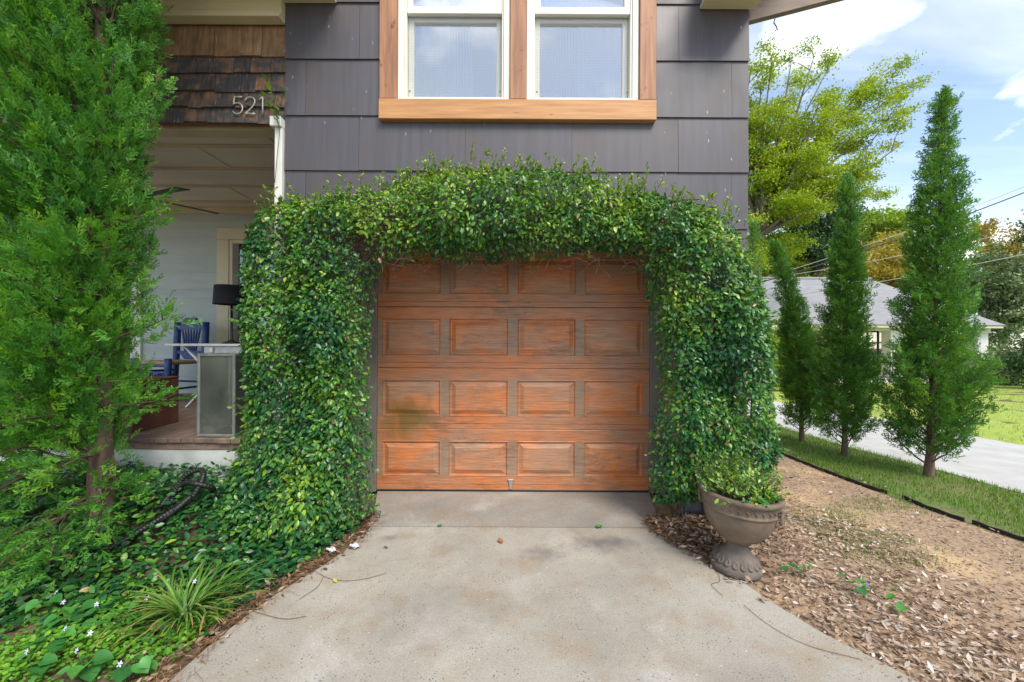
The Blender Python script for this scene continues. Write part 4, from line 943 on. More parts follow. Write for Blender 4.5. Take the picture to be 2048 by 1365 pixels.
# ------------------------------------------------------------------ ground cover on the left
cover = []
def in_left(x, y):
    edge = np.interp(y, [.8, 1.5, 1.8, 2.1, 2.45, 2.7, 2.95], [-1.42, -1.40, -1.38, -1.32, -1.17, -1.10, -1.08]); return x < edge-.03
nn = 26000; x = rng.uniform(-5.2, -1.05, nn); y = rng.uniform(1.25, 2.93, nn)
vis = in_left(x, y) & (x > -1.36*y-.25) ; x, y = x[vis], y[vis]
Pg = np.stack([x, y, 0*x], -1); dn = SN(3, 21)(Pg)
far = ss(1.75, 2.15, y+.12*dn)                          # vinca in the back, clover in front
k = rng.random(len(x)) < far*.97+.02; xv, yv = x[k], y[k]; Nn = len(xv)
thick = (.05+.16*ss(2.0, 2.8, yv))*(1+.3*dn[k])
zv = H(xv, yv)+np.maximum(.012, thick*rng.uniform(.15, 1, Nn))
nrm = norm(np.array([0, -.35, 1.0])+rng.normal(0, .40, (Nn, 3))); tp = norm(rng.normal(0, 1, (Nn, 3))*np.array([1, 1, .35])+np.array([0, -.3, -.1]))
cr = np.clip(.26+.17*SN(2.2, 31)(np.stack([xv, yv, 0*xv], -1))+rng.normal(0, .17, Nn), 0, .95); cr[rng.random(Nn) < .01] = .99
cover.append(scatter(LV, LF, np.stack([xv, yv, zv], -1), rots(tp, nrm), rng.uniform(.034, .062, Nn), cr))
o = leaf_part('ground_cover', cover, M['vine'], None, True); tag(o, 'dark glossy trailing vinca covering the ground before the porch', 'ground cover', kind='stuff')
# clover and chickweed near the camera
nn = 30000; x = rng.uniform(-3.6, -1.2, nn); y = rng.uniform(1.0, 2.15, nn); vis = in_left(x, y) & (x > -1.36*y-.2) & (rng.random(nn) < 1-ss(1.8, 2.12, y)*.9); x, y = x[vis], y[vis]; Nn = len(x)
clump = SN(9, 41)(np.stack([x, y, 0*x], -1)); kk = rng.random(Nn) < .65+.4*clump; x, y, clump = x[kk], y[kk], clump[kk]; Nn = len(x)
zc = H(x, y)+rng.uniform(.01, .055, Nn)*(1+.5*clump)
QV = np.array([(0, 0, 0), (-.42, .45, .04), (0, .55, 0), (.42, .45, .04), (-.25, .95, .05), (.25, .95, .05), (0, .85, .0)]); QF = np.array([(0, 2, 1), (0, 3, 2), (1, 2, 4), (2, 6, 4), (2, 3, 5), (2, 5, 6)])
o = leaf_part('clover', [scatter(QV, QF, np.stack([x, y, zc], -1), rots(norm(rng.normal(0, 1, (Nn, 3))*np.array([1, 1, .3])), norm(np.array([0, 0, 1.0])+rng.normal(0, .35, (Nn, 3)))), rng.uniform(.012, .026, Nn), np.clip(.5+.25*clump+rng.normal(0, .18, Nn), 0, 1))], M['clover'])
tag(o, 'bright green clover and chickweed in the lower left corner', 'ground cover', kind='stuff')
# violets
VV = []; nvx = 13
for k in range(nvx):
    a = math.pi*(k/(nvx-1))*2-math.pi
    r = .52*(1-.22*math.cos(a)); VV.append((r*math.sin(a)*1.0, .46-.5*r*2*math.cos(a)*.5-.0, 0))
heart = [(0, .06), (-.22, -.05), (-.42, .06), (-.50, .28), (-.42, .55), (-.22, .80), (0, 1.0), (.22, .80), (.42, .55), (.50, .28), (.42, .06), (.22, -.05)]
HV = np.array([(0, .34, -.05)]+[(a, b, .10*abs(a)*2-.05*(b > .9)) for a, b in heart]); HF = np.array([(0, i+1, (i+1) % 12+1) for i in range(12)])
hm = [mesh_np('leaf', HV*np.array([1, 1, .6+.4*k]), HF, M['violet'], {'rnd': np.full(13, .1+.17*k)}, True) for k in range(5)]
bmf = bmesh.new()
for k, (a, s_) in enumerate(((90, 1.0), (150, .9), (30, .9), (225, .95), (315, .95))):
    c_ = [bmf.verts.new(p) for p in ((0, 0, 0), (math.cos(R_(a-24))*.55*s_, math.sin(R_(a-24))*.55*s_, .08), (math.cos(R_(a-12))*s_, math.sin(R_(a-12))*s_, .02), (math.cos(R_(a+12))*s_, math.sin(R_(a+12))*s_, .02), (math.cos(R_(a+24))*.55*s_, math.sin(R_(a+24))*.55*s_, .08))]; bmf.faces.new(c_)
fm = bpy.data.meshes.new('flower'); bmf.to_mesh(fm); bmf.free(); fm.materials.append(M['petal'])
fm2 = fm.copy(); fm2.materials.clear(); fm2.materials.append(M['purple'])
def violet(px, py, nleaf, nfl, label, flm=fm, lsz=.06, group='violets in the ground cover'):
    z0 = float(H(px, py)); o = empty('violet_plant', (px, py, z0), label, 'plant', group)
    for k in range(nleaf):
        a = rng.uniform(0, 6.28); rad = rng.uniform(.01, .065); h = rng.uniform(.045, .095)
        Mx = Matrix.Translation((px+rad*math.cos(a), py+rad*math.sin(a), z0+h)) @ Matrix.Rotation(a-math.pi/2, 4, 'Z') @ Matrix.Rotation(rng.uniform(-.5, .1), 4, 'X') @ Matrix.Rotation(rng.uniform(-.3, .3), 4, 'Y') @ Matrix.Scale(lsz*rng.uniform(.7, 1.25), 4)
        mobj('leaf', hm[rng.integers(5)], o, Mx)
    for k in range(min(nfl, 1)):
        a = rng.uniform(0, 6.28); rad = rng.uniform(.02, .06)
        p = Vector((px+rad*math.cos(a), py+rad*math.sin(a)-.02, z0+rng.uniform(.09, .125)))
        Mx = Matrix.Translation(p) @ Matrix.Rotation(rng.uniform(-.6, .6), 4, 'Z') @ Matrix.Rotation(rng.uniform(.7, 1.3), 4, 'X') @ Matrix.Scale(.0115, 4); mobj('flower', flm, o, Mx)
        tube_obj('flower_stalk', [(px, py, z0), ((px+p.x)/2, (py+p.y)/2, z0+.06), tuple(p+Vector((0, .003, -.002)))], .0012, M['clover'], o, 5)
for a in [(-1.93, 1.62, 5, 1, 'violet with pale flower in the extreme lower left corner'),
          (-1.72, 1.62, 6, 2, 'violet with a pale flower near the bottom edge of the clover'),
          (-1.53, 1.60, 4, 1, 'violet closest to the lower end of the driveway edge'),
          (-2.12, 1.92, 7, 2, 'violet with a pale flower below the drooping cedar branch'),
          (-2.28, 1.95, 6, 2, 'violet with a pale flower at the left edge under the cedar'),
          (-1.93, 1.90, 7, 2, 'broad-leaved violet between cedar branch and grassy clump'),
          (-1.78, 1.95, 5, 1, 'violet with one pale flower just left of the grassy clump'),
          (-2.45, 2.05, 6, 1, 'violet half under the cedar at the far left'),
          (-1.62, 2.12, 5, 1, 'violet directly behind the grassy clump'),
          (-2.02, 1.76, 5, 2, 'violet among clover midway between left edge and grassy clump'),
          (-1.84, 1.77, 5, 1, 'small violet in the clover left of the grassy clump')]: violet(*a)

# lily turf clump
lt = empty('grassy_clump', (-1.60, 1.95, 0), 'arching strap-leaved grassy clump at the left driveway edge', 'plant')
blm = []
for k in range(10):
    g = np.random.default_rng(k); n_ = 8; tt = np.linspace(0, 1, n_); bend = g.uniform(.5, 1.15); ang = tt*bend*1.9
    ds = 1/(n_-1); yy = np.r_[0, np.cumsum(np.sin(ang[:-1]+.25))*ds]; zz_ = np.r_[0, np.cumsum(np.cos(ang[:-1]+.25))*ds]
    w = .019*np.array([.7, 1, 1, 1, .95, .8, .55, .08]); sx = .03*g.normal()*tt**2
    V = np.concatenate([np.stack([sx-w, yy, zz_+.005], -1), np.stack([sx, yy, zz_], -1), np.stack([sx+w, yy, zz_+.005], -1)])
    F = np.array([[i, i+1, n_+i+1, n_+i] for i in range(n_-1)]+[[n_+i, n_+i+1, 2*n_+i+1, 2*n_+i] for i in range(n_-1)])
    r_ = .12+.085*k; rv = np.concatenate([np.clip(r_+np.where(tt > .85, .25 if k > 5 else 0, 0), 0, 1)]*3)
    blm.append(mesh_np('blade', V, F, M['blade'], {'rnd': rv}, True))
for k in range(230):
    a = rng.uniform(0, 6.28); rad = abs(rng.normal(0, .075)); l = rng.uniform(.17, .31)
    bxp, byp = -1.60+rad*math.cos(a)*1.25, 1.96+rad*math.sin(a); az = a+rng.normal(0, .5)-math.pi/2
    Mx = Matrix.Translation((bxp, byp, float(H(bxp, byp)))) @ Matrix.Rotation(az, 4, 'Z') @ Matrix.Rotation(-rng.uniform(.0, .35), 4, 'X') @ Matrix.Scale(l, 4); mobj('blade', blm[rng.integers(10)], lt, Mx)

# black corrugated hose
P = catmull([(-2.02, 2.70, .40), (-1.96, 2.60, .46), (-2.02, 2.55, .50), (-2.12, 2.58, .49), (-2.17, 2.56, .43), (-2.12, 2.50, .37), (-2.04, 2.52, .40), (-2.00, 2.58, .52), (-2.06, 2.64, .56), (-2.14, 2.62, .53), (-2.19, 2.58, .44), (-2.21, 2.5, .36), (-2.15, 2.45, .33), (-2.06, 2.46, .39), (-2.02, 2.50, .43), (-2.08, 2.42, .36), (-2.18, 2.36, .30), (-2.26, 2.30, .26)], 40)
seg = np.r_[0, np.cumsum(np.linalg.norm(np.diff(P, axis=0), axis=1))]; rr = .0165+.0009*np.sign(np.sin(seg/.0085*math.pi))
P[:, 2] -= .055
hs = empty('corrugated_hose', (-2.1, 2.5, .3), 'coiled black corrugated hose lying on the ground cover by the porch', 'hose')
tube_obj('hose', P, rr, M['black'], hs, 10)
P2 = catmull([(-2.06, 2.44, .38), (-2.14, 2.37, .32), (-2.22, 2.30, .265), (-2.26, 2.24, .24)], 40); P2[:, 2] -= .05; seg = np.r_[0, np.cumsum(np.linalg.norm(np.diff(P2, axis=0), axis=1))]
tube_obj('hose_end', P2, .0165+.0009*np.sign(np.sin(seg/.0085*math.pi)), M['black'], hs, 10)

# ------------------------------------------------------------------ urn planter
ux, uy = 1.352, 2.40
urn = empty('urn', (ux, uy, .012), 'weathered brown footed urn with ring handle at the right driveway edge', 'urn')
UM = Matrix.Translation((ux, uy, .013)) @ Matrix.Rotation(R_(3.5), 4, 'Y')
foot = lathe('foot', [(0, 0), (.139, 0), (.142, .008), (.141, .030), (.134, .037), (.128, .040), (.118, .060), (.098, .088), (.090, .094), (.088, .100), (.078, .108), (.060, .125), (.054, .140), (.058, .152), (.066, .160), (0, .160)], M['stonegrey'], urn, 64, UM)
# petals carved on the foot
pet = [(0, 0), (-.30, .18), (-.40, .45), (-.30, .78), (0, 1.0), (.30, .78), (.40, .45), (.30, .18)]
for k in range(18):
    a = 2*math.pi*k/18; bm = bmesh.new(); out = []
    for lvl, (sc_, off) in enumerate(((1, .000), (.86, .008), (.62, .009), (.40, .004))):
        ring = []
        for px_, py_ in pet:
            qx, qy = px_*sc_, .5+(py_-.5)*sc_
            z = .042+.046*qy; rad = np.interp(z, [.040, .060, .088], [.129, .118, .098])+off
            th = a+qx*.052*(1-.25*qy)/.118; ring.append(bm.verts.new((rad*math.cos(th), rad*math.sin(th), z)))
        out.append(ring)
    for r0, r1 in zip(out, out[1:]):
        for i in range(8): bm.faces.new((r0[i], r0[(i+1) % 8], r1[(i+1) % 8], r1[i]))
    bm.faces.new(out[-1]); bm_obj('petal', bm, M['stonegrey'], foot, True, UM)
bowl = lathe('bowl', [(.050, .158), (.068, .162), (.073, .170), (.084, .178), (.118, .200), (.152, .235), (.176, .275), (.190, .315), (.196, .350), (.198, .362), (.206, .366), (.207, .374), (.200, .378), (.200, .384), (.204, .425), (.210, .430), (.220, .436), (.226, .446), (.227, .456), (.222, .464), (.212, .466), (.198, .463), (.190, .452), (.186, .40), (0, .40)], M['stone'], urn, 72, UM)
for k in range(30):                                       # raised scrolls round the band
    a = 2*math.pi*k/30; tt = np.linspace(0, 1, 10)
    zz_ = .386+.034*tt; th = a+.05*np.sin(tt*2*math.pi)*.9+(tt-.5)*.05
    V, F = tube_np(np.stack([.2035*np.cos(th), .2035*np.sin(th), zz_], -1), .0052*np.sin(np.pi*(tt*.8+.1)), 6); mobj('scroll', mesh_np('scroll', V, F, M['stone'], smooth=True), bowl, UM)
for a in (R_(-44), R_(136)):
    tt = np.linspace(0, 2*np.pi, 25); c, s_ = math.cos(a), math.sin(a)
    ringp = np.stack([(.219)*c+(-s_)*.030*np.sin(tt)+.004*c*np.cos(tt), .219*s_+c*.030*np.sin(tt)+.004*s_*np.cos(tt), .372+.033*np.cos(tt)], -1)
    V, F = tube_np(ringp, .0085, 8); mobj('ring_handle', mesh_np('ring_handle', V, F, M['stone'], smooth=True), urn, UM)
    V, F = tube_np(np.array([(.196*c, .196*s_, .412), (.212*c, .212*s_, .414), (.228*c, .228*s_, .405), (.230*c, .230*s_, .397)]), np.array([.016, .017, .014, .003]), 10); mobj('boss', mesh_np('boss', V, F, M['stone'], smooth=True), urn, UM)
lathe('potting_soil', [(.186, .428), (.12, .440), (0, .445)], M['soil'], urn, 32, UM)
up_ = empty('urn_plant', (ux, uy, .45), 'tangle of fresh green and yellowish leafy stems growing in the urn', 'plant')
nb = 150; a = rng.uniform(0, 6.28, nb); rad = .17*np.sqrt(rng.random(nb)); bs = np.stack([ux+.03+rad*np.cos(a), uy+rad*np.sin(a), np.full(nb, .445)-.05*rad*np.cos(a)], -1)
dv = norm(np.stack([np.cos(a)*.35, np.sin(a)*.35, np.ones(nb)], -1)+rng.normal(0, .30, (nb, 3)))
s4, v4 = shoots(bs, dv, rng.uniform(.05, .19, nb)*(1.15-.9*rad/.2*np.clip(np.cos(a), 0, 1)*.6), 9, .030, .66)
bs2 = bs[:60]+np.array([-.07, .03, 0]); s5, v5 = shoots(bs2, dv[:60], rng.uniform(.12, .26, 60), 12, .024, .50)
leaf_part('foliage', [v4, v5], M['vine'], up_, True); V, F = tubes(s4+s5, 4); mobj('stems', mesh_np('stems', V, F, M['twig']), up_)
for k in range(7):
    th = R_(-75)+k*.16; r_ = .15+.03*rng.random(); Mx = Matrix.Translation((ux+r_*math.cos(th), uy+r_*math.sin(th), .475+.02*rng.random())) @ Matrix.Rotation(th-math.pi/2+rng.normal(0, .5), 4, 'Z') @ Matrix.Rotation(rng.uniform(-.5, .2), 4, 'X') @ Matrix.Scale(.055, 4); mobj('leaf', hm[rng.integers(2, 5)], up_, Mx)

# ------------------------------------------------------------------ leaf litter, straw, grass
def litter(name, pts, zoff, size, label, cat, rshift=0.0, tilt=.35):
    n_ = len(pts); z = H(pts[:, 0], pts[:, 1])+zoff
    o = leaf_part(name, [scatter(DVx, DF, np.stack([pts[:, 0], pts[:, 1], z], -1), rots(norm(rng.normal(0, 1, (n_, 3))*np.array([1, 1, .18])), norm(np.array([0, 0, 1.0])+rng.normal(0, tilt, (n_, 3)))), np.stack([rng.uniform(*size, n_)*rng.uniform(.7, 1.5, n_), rng.uniform(*size, n_), rng.uniform(*size, n_)], -1), np.clip(.5+rshift+rng.normal(0, .24, n_), 0, 1))], M['litter'])
    return tag(o, label, cat, kind='stuff')
def right_edge(y): return np.interp(y, [.5, 1.58, 1.85, 2.1, 2.4, 2.62, 2.9, 3.3], [2.0, 1.64, 1.47, 1.36, 1.27, 1.16, 1.06, 1.15])
n_ = 31000; x = rng.uniform(1.0, 3.5, n_); y = rng.uniform(1.15, 5.2, n_)
q = SN(2.3, 51)(np.stack([x, y, 0*x], -1)); sand = np.exp(-(((x-3.05)/.32)**2+((y-3.05)/.7)**2))
pr = np.clip(1.0-.8*ss(2.5, 4.0, y)-.85*sand-.6*np.clip(-q, 0, 1)-.25*ss(2.2, 3.2, x), .04, 1)
k = (x > right_edge(y)-.015+rng.normal(0, .03, n_)) & (rng.random(n_) < pr) & (x < 1.36*y+.3) & ~((x < 1.85) & (y > 3.05)); pts = np.stack([x[k], y[k]], -1)
litter('leaf_litter', pts, .006+rng.uniform(0, .022, len(pts)), (.018, .050), 'pale dry leaves covering the bed right of the driveway', 'leaf litter', .09)
n_ = 2600; pts = np.stack([1.02+np.abs(rng.normal(0, .38, n_)), 3.03-np.abs(rng.normal(0, .34, n_))], -1); pts = pts[pts[:, 0] > right_edge(pts[:, 1])-.06]
litter('leaf_litter', pts, .014+rng.uniform(0, .06, len(pts)), (.03, .062), 'brown dead leaves heaped under the right foot of the vine', 'leaf litter', -.22, .6)
n_ = 5200; x = rng.uniform(-2.0, -.9, n_); y = rng.uniform(1.2, 3.1, n_); e = np.interp(y, [.8, 1.5, 1.8, 2.1, 2.45, 2.7, 2.95, 3.1], [-1.42, -1.37, -1.34, -1.27, -1.12, -1.05, -1.02, -1.06])
dd = e-x; k = (dd > -.05+.0*x) & (dd < .22) & (rng.random(n_) < np.exp(-np.abs(dd-.06)/.09)); pts = np.stack([x[k], y[k]], -1)
litter('leaf_litter', pts, .022+rng.uniform(0, .015, len(pts)), (.022, .05), 'brown leaf crumbs along the left driveway edge', 'leaf litter', -.18)
n_ = 9000; x = rng.uniform(-2.0, -.9, n_); y = rng.uniform(1.2, 3.1, n_); e = np.interp(y, [.8, 1.5, 1.8, 2.1, 2.45, 2.7, 2.95, 3.1], [-1.42, -1.37, -1.34, -1.27, -1.12, -1.05, -1.02, -1.06]); dd = e-x
k = (dd > -.10) & (dd < .20) & (rng.random(n_) < np.exp(-np.abs(dd-.03)/.06)); x, y = x[k], y[k]; n_ = len(x)
NV = np.array([(-.010, 0, 0), (.010, 0, 0), (.008, .5, .05), (-.008, .5, .05), (0, 1, 0)]); NF = np.array([(0, 1, 2), (0, 2, 3), (3, 2, 4)])
o = leaf_part('pine_straw', [scatter(NV, NF, np.stack([x, y, .017+rng.uniform(0, .02, n_)], -1), rots(norm(rng.normal(0, 1, (n_, 3))*np.array([1, 1, .08])), np.tile([0, 0, 1.0], (n_, 1))), rng.uniform(.05, .13, n_), rng.random(n_))], M['needle']); tag(o, 'reddish pine straw gathered along the left driveway edge', 'pine straw', kind='stuff')
n_ = 26000; x = rng.uniform(1.0, 3.5, n_); y = rng.uniform(1.15, 6.5, n_); k = (x > right_edge(y)-.03+rng.normal(0, .03, n_)) & (x < 1.36*y+.3) & ~((x < 1.85) & (y > 3.05)); x, y = x[k], y[k]; n_ = len(x)
o = leaf_part('leaf_crumbs', [scatter(DVx, DF, np.stack([x, y, H(x, y)+.006], -1), rots(norm(rng.normal(0, 1, (n_, 3))*np.array([1, 1, .15])), norm(np.array([0, 0, 1.0])+rng.normal(0, .3, (n_, 3)))), rng.uniform(.007, .022, n_), np.clip(.38+rng.normal(0, .22, n_), 0, 1))], M['litter']); tag(o, 'fine leaf crumbs and bark bits between the larger leaves of the bed', 'leaf litter', kind='stuff')
# straw under the right foot
n_ = 1800; x = rng.uniform(.98, 1.5, n_); y = rng.normal(2.85, .14, n_); k = x > right_edge(y)-.10; x, y = x[k], y[k]; n_ = len(x)
o = leaf_part('pine_straw', [scatter(NV, NF, np.stack([x, y, .02+rng.uniform(0, .03, n_)], -1), rots(norm(rng.normal(0, 1, (n_, 3))*np.array([1, 1, .08])), np.tile([0, 0, 1.0], (n_, 1))), rng.uniform(.04, .10, n_), rng.random(n_)*.6)], M['needle']); tag(o, 'reddish pine straw at the right corner of the garage slab', 'pine straw', kind='stuff')
# grass on the verge, in the bed and on the lawn
GV = np.array([(-.06, 0, 0), (.06, 0, 0), (.045, .10, .55), (-.045, .10, .55), (0, .34, 1)]); GF = np.array([(0, 1, 2), (0, 2, 3), (3, 2, 4)])
def grass(name, x, y, h, label, rs=.5):
    n_ = len(x); a = rng.uniform(0, 6.28, n_); Yv = np.stack([np.cos(a), np.sin(a), rng.normal(0, .25, n_)], -1)
    o = leaf_part(name, [scatter(GV, GF, np.stack([x, y, H(x, y)+.003], -1), rots(Yv, np.tile([0, 0, 1.0], (n_, 1))), h*rng.uniform(.5, 1.3, n_), np.clip(rs+rng.normal(0, .22, n_), 0, 1))], M['grass']); return tag(o, label, 'grass', kind='stuff')
n_ = 60000; y = rng.uniform(1.6, 9, n_); x = rng.uniform(3.2, 4.8, n_); xl = np.interp(y, [.5, 2.7, 3.6, 4.9, 7.5], [3.7, 3.53, 3.37, 3.31, 3.29]); xr = np.interp(y, [.5, 3.6, 4.6, 5.85, 9], [5.0, 4.72, 4.55, 4.42, 4.30])
cl = SN(4, 61)(np.stack([x, y, 0*x], -1)); k = (x > xl+.01) & (x < xr+.03) & (rng.random(n_) < .55+.5*cl+.5*ss(0, .7, x-xl)); grass('grass', x[k], y[k], .036, 'short green grass on the verge beneath the cedar row', .45)
n_ = 30000; x = rng.uniform(1.4, 3.4, n_); y = rng.uniform(1.3, 6.5, n_); cl = SN(3.4, 62)(np.stack([x, y, 0*x], -1)); k = (rng.random(n_) < np.clip(cl-.55, 0, 1)*.6*ss(1.9, 3.2, x+.4*y-.6)) & (x > right_edge(y)+.25) & ~((x < 2.0) & (y > 3.0)); k2 = rng.integers(0, max(1, k.sum()), 5200); kx, ky = x[k][k2]+rng.normal(0, .022, 5200), y[k][k2]+rng.normal(0, .022, 5200); grass('grass', kx, ky, .022, 'thin grass tufts sprouting through the leaf bed', .5)
n_ = 52000; y = rng.uniform(4, 17.5, n_); x = rng.uniform(6, 24, n_); xl = np.interp(y, [-2, 4.5, 5.8, 7.2, 9.2, 14], [7.5, 7.1, 6.94, 6.73, 6.17, 5.2]); k = (x > xl) & (x > 1.0*y-2) & (x < 1.4*y+2) ; grass('grass', x[k], y[k], .045, 'sunlit lawn grass in front of the neighbouring house', .68)

# ------------------------------------------------------------------ edging strips
for pts, lab in (([(3.30, 4.95), (3.30, 4.6), (3.33, 4.15), (3.36, 3.75), (3.40, 3.60)], 'black plastic edging strip farthest along the verge behind the vine'),
                 ([(3.44, 3.50), (3.43, 3.30), (3.47, 3.05)], 'short middle piece of black plastic edging beside the sandy patch'),
                 ([(3.50, 3.02), (3.53, 2.80), (3.60, 2.55), (3.70, 2.2)], 'black plastic edging strip nearest the right picture edge')):
    P = catmull(pts, 8); P = np.c_[P, H(P[:, 0], P[:, 1])]; T = norm(np.gradient(P, axis=0)); Nr = np.stack([T[:, 1], -T[:, 0], 0*T[:, 0]], -1)*.006; n_ = len(P); hgt = np.array([0, 0, .034]); wob = (.003*np.sin(np.arange(n_)*1.3))[:, None]*np.array([0, 0, 1])
    V = np.concatenate([P-Nr, P+Nr, P+Nr+hgt+wob, P-Nr+hgt+wob]); F = []
    for i in range(n_-1):
        for a, b in ((0, 1), (1, 2), (2, 3), (3, 0)): F.append((a*n_+i, b*n_+i, b*n_+i+1, a*n_+i+1))
    F += [(0, n_, 2*n_, 3*n_), (n_-1, 4*n_-1, 3*n_-1, 2*n_-1)]
    tag(mobj('edging_strip', mesh_np('edging_strip', V, F, M['black'])), lab, 'edging', 'black garden edging')

# violets and sprouts in the bed
violet(1.86, 2.16, 5, 1, 'small violet with deep purple flower in the leaf bed', fm2, .05, None)
violet(1.66, 2.30, 5, 0, 'low green seedling cluster in the leaves right of the urn', fm2, .045, None)
violet(2.02, 2.02, 4, 0, 'pair of round green leaves in the leaf bed past the purple flower', fm2, .045, None)

# small things on the driveway
def one_leaf(x, y, s, rot, label, rv, mat='litter', nm='fallen_leaf'):
    me = mesh_np(nm, DVx*np.array([1.9, 1, 1.3]), DF, M[mat], {'rnd': np.full(len(DVx), rv)}, True)
    z = max(float(H(x, y)), .012); o = mobj(nm, me, None, Matrix.Translation((x, y, z+.006)) @ Matrix.Rotation(rot, 4, 'Z') @ Matrix.Rotation(.25, 4, 'X') @ Matrix.Scale(s, 4)); return tag(o, label, 'leaf', 'single leaves on the concrete')
M['rustleaf'] = leafmat('rust_leaf', [(0, (.32, .12, .04)), (1, (.42, .17, .06))], .6, .1)
one_leaf(-.055, 2.66, .055, .6, 'curled rust-brown leaf alone in the middle of the driveway', .3, 'rustleaf')
one_leaf(-1.30, 2.64, .12, 1.2, 'large tan leaf under the left foot of the vine', .6)
one_leaf(-1.17, 2.36, .06, 2.2, 'upright brown leaf at the left driveway edge', .2, 'rustleaf')
one_leaf(-.80, 2.60, .035, 2.0, 'small dark leaf curl near the left side of the slab joint', .0)
M['yleaf'] = leafmat('yellow_leaf', [(0, (.4, .4, .05)), (1, (.5, .5, .1))], .6, .2)
one_leaf(-.97, 2.22, .035, 1.0, 'small yellow-green leaf on the left part of the driveway', .5, 'yleaf')
for (x, y, lab) in ((-1.15, 2.55, 'larger pale scrap lying in the pine straw'), (-1.02, 2.60, 'smaller pale scrap lying in the pine straw nearest the slab')):
    bm = bmesh.new(); bmesh.ops.create_icosphere(bm, subdivisions=2, radius=.026)
    for v in bm.verts: v.co = Vector((v.co.x*1.2*(1+.3*math.sin(v.co.y*160+x*9)), v.co.y*(1+.3*math.sin(v.co.x*140)), max(v.co.z*.45, -.006)+.008*math.sin(v.co.x*190+v.co.y*150)))
    tag(bm_obj('litter_scrap', bm, M['paper'], None, True, Matrix.Translation((x, y, .03))), lab, 'scrap', 'pale scraps')
for pts, lab in (([(-1.16, 2.33, .03), (-1.05, 2.27, .017), (-.94, 2.24, .016), (-.82, 2.26, .018), (-.72, 2.31, .022)], 'long dark curved twig on the left of the driveway'),
                 ([(-1.07, 2.28, .02), (-1.06, 2.18, .018), (-1.10, 2.08, .018)], 'short reddish twig crossing the long curved one'),
                 ([(1.22, 2.34, .02), (1.18, 2.25, .018), (1.12, 2.22, .018), (1.13, 2.12, .018)], 'thin forked twig on the concrete beside the urn'),
                 ([(1.20, 2.05, .018), (1.24, 1.9, .017), (1.33, 1.78, .017), (1.50, 1.70, .018)], 'thin reddish root curving in front of the urn'),
                 ([(-1.28, 1.98, .02), (-1.1, 1.93, .018), (-1.0, 1.95, .018)], 'straight straw-coloured twig at the left driveway edge')):
    tag(tube_obj('twig', catmull(pts, 6), .0012, M['twig'], None, 5), lab, 'twig', 'twigs on the driveway')
st = empty('door_stop', (-1.09, 3.12, .016), 'small dark metal bracket at the left corner of the garage slab', 'bracket')
box('plate', -1.16, -1.02, 3.09, 3.13, .0165, .032, M['corten'], st, .003); box('block', -1.055, -1.015, 3.075, 3.0885, .0165, .046, M['steel'], st, .003); box('arm', -1.185, -1.165, 3.10, 3.30, .0165, .03, M['steel'], st, .003)
for x, y, s_, lab in ((.64, 2.90, .03, 'tiny green sprout in the slab joint right of centre'), (-.52, 2.905, .022, 'tiny green sprout in the slab joint left of centre')):
    sp_ = empty('sprout', (x, y, .012), lab, 'plant', 'sprouts in the slab joint')
    for k in range(5): mobj('leaf', hm[3], sp_, Matrix.Translation((x, y, .015)) @ Matrix.Rotation(k*1.3, 4, 'Z') @ Matrix.Rotation(.5, 4, 'X') @ Matrix.Scale(s_, 4))

# ================================================================== neighbouring house
nh = empty('ranch_house', (17, 18, -.39), 'low white-columned ranch house with grey hip roof beyond the lawn', 'house')
gz0 = -.39
box('porch_floor', 11.0, 21.0, 17.3, 20.0, gz0-.1, gz0+.16, M['white'], nh, .01)
box('floor_slab', 11.05, 20.95, 17.33, 19.95, gz0+.161, gz0+.20, M['road'], nh)
box('wall', 8.0, 20.6, 19.0, 26, gz0+.2, 2.05, M['tan'], nh)
for x in (12.4, 16.6, 20.42):
    c = box('column', x, x+.46, 17.45, 17.91, gz0+.32, 1.82, M['white'], nh, .01)
    box('plinth', x-.07, x+.53, 17.38, 17.98, gz0+.201, gz0+.319, M['white'], c, .01); box('capital', x-.06, x+.52, 17.39, 17.97, 1.821, 1.91, M['white'], c, .01)
    for q in range(2): box('panel_moulding', x+.10, x+.36, 17.438, 17.449, gz0+.45+.85*q, gz0+1.2+.85*q, M['white'], c, .006)
box('eave_beam', 11.0, 20.95, 17.42, 17.95, 1.911, 2.08, M['white'], nh, .01)
fas = box('fascia', 7.4, 21.05, 17.05, 17.10, 2.02, 2.15, M['cream'], nh, .01)
bm = bmesh.new(); cs = [(7.4, 17.0, 2.155), (21.1, 17.0, 2.155), (21.1, 26.6, 2.155), (7.4, 26.6, 2.155)]; rd = [(11.5, 21.8, 4.85), (19.6, 21.8, 4.85)]
v = [bm.verts.new(p) for p in cs]; w = [bm.verts.new(p) for p in rd]
for f in ((v[0], v[1], w[1], w[0]), (v[1], v[2], w[1]), (v[2], v[3], w[0], w[1]), (v[3], v[0], w[0]), (v[3], v[2], v[1], v[0])): bm.faces.new(f)
rf = bm_obj('roof', bm, M['roof'], nh)
tube_obj('ridge_cap', [(11.5, 21.8, 4.87), (19.6, 21.8, 4.87)], .09, M['roof'], rf, 6)
wd = link(bpy.data.objects.new('french_door', None), nh, Matrix.Translation((17.0, 18.98, 0)))
box('pane', 16.4, 18.9, 18.965, 18.975, gz0+.21, 1.95, M['glass'], wd); box('backing', 16.4, 18.9, 18.978, 18.995, gz0+.21, 1.95, M['dark'], wd)
for x in (16.4, 16.9, 17.4, 17.9, 18.4, 18.85): box('muntin', x, x+.06, 18.93, 18.964, gz0+.21, 1.95, M['black'], wd)
for z in (gz0+.22, .35, .85, 1.35, 1.88): box('muntin', 16.46, 18.85, 18.935, 18.963, z, z+.06, M['black'], wd)
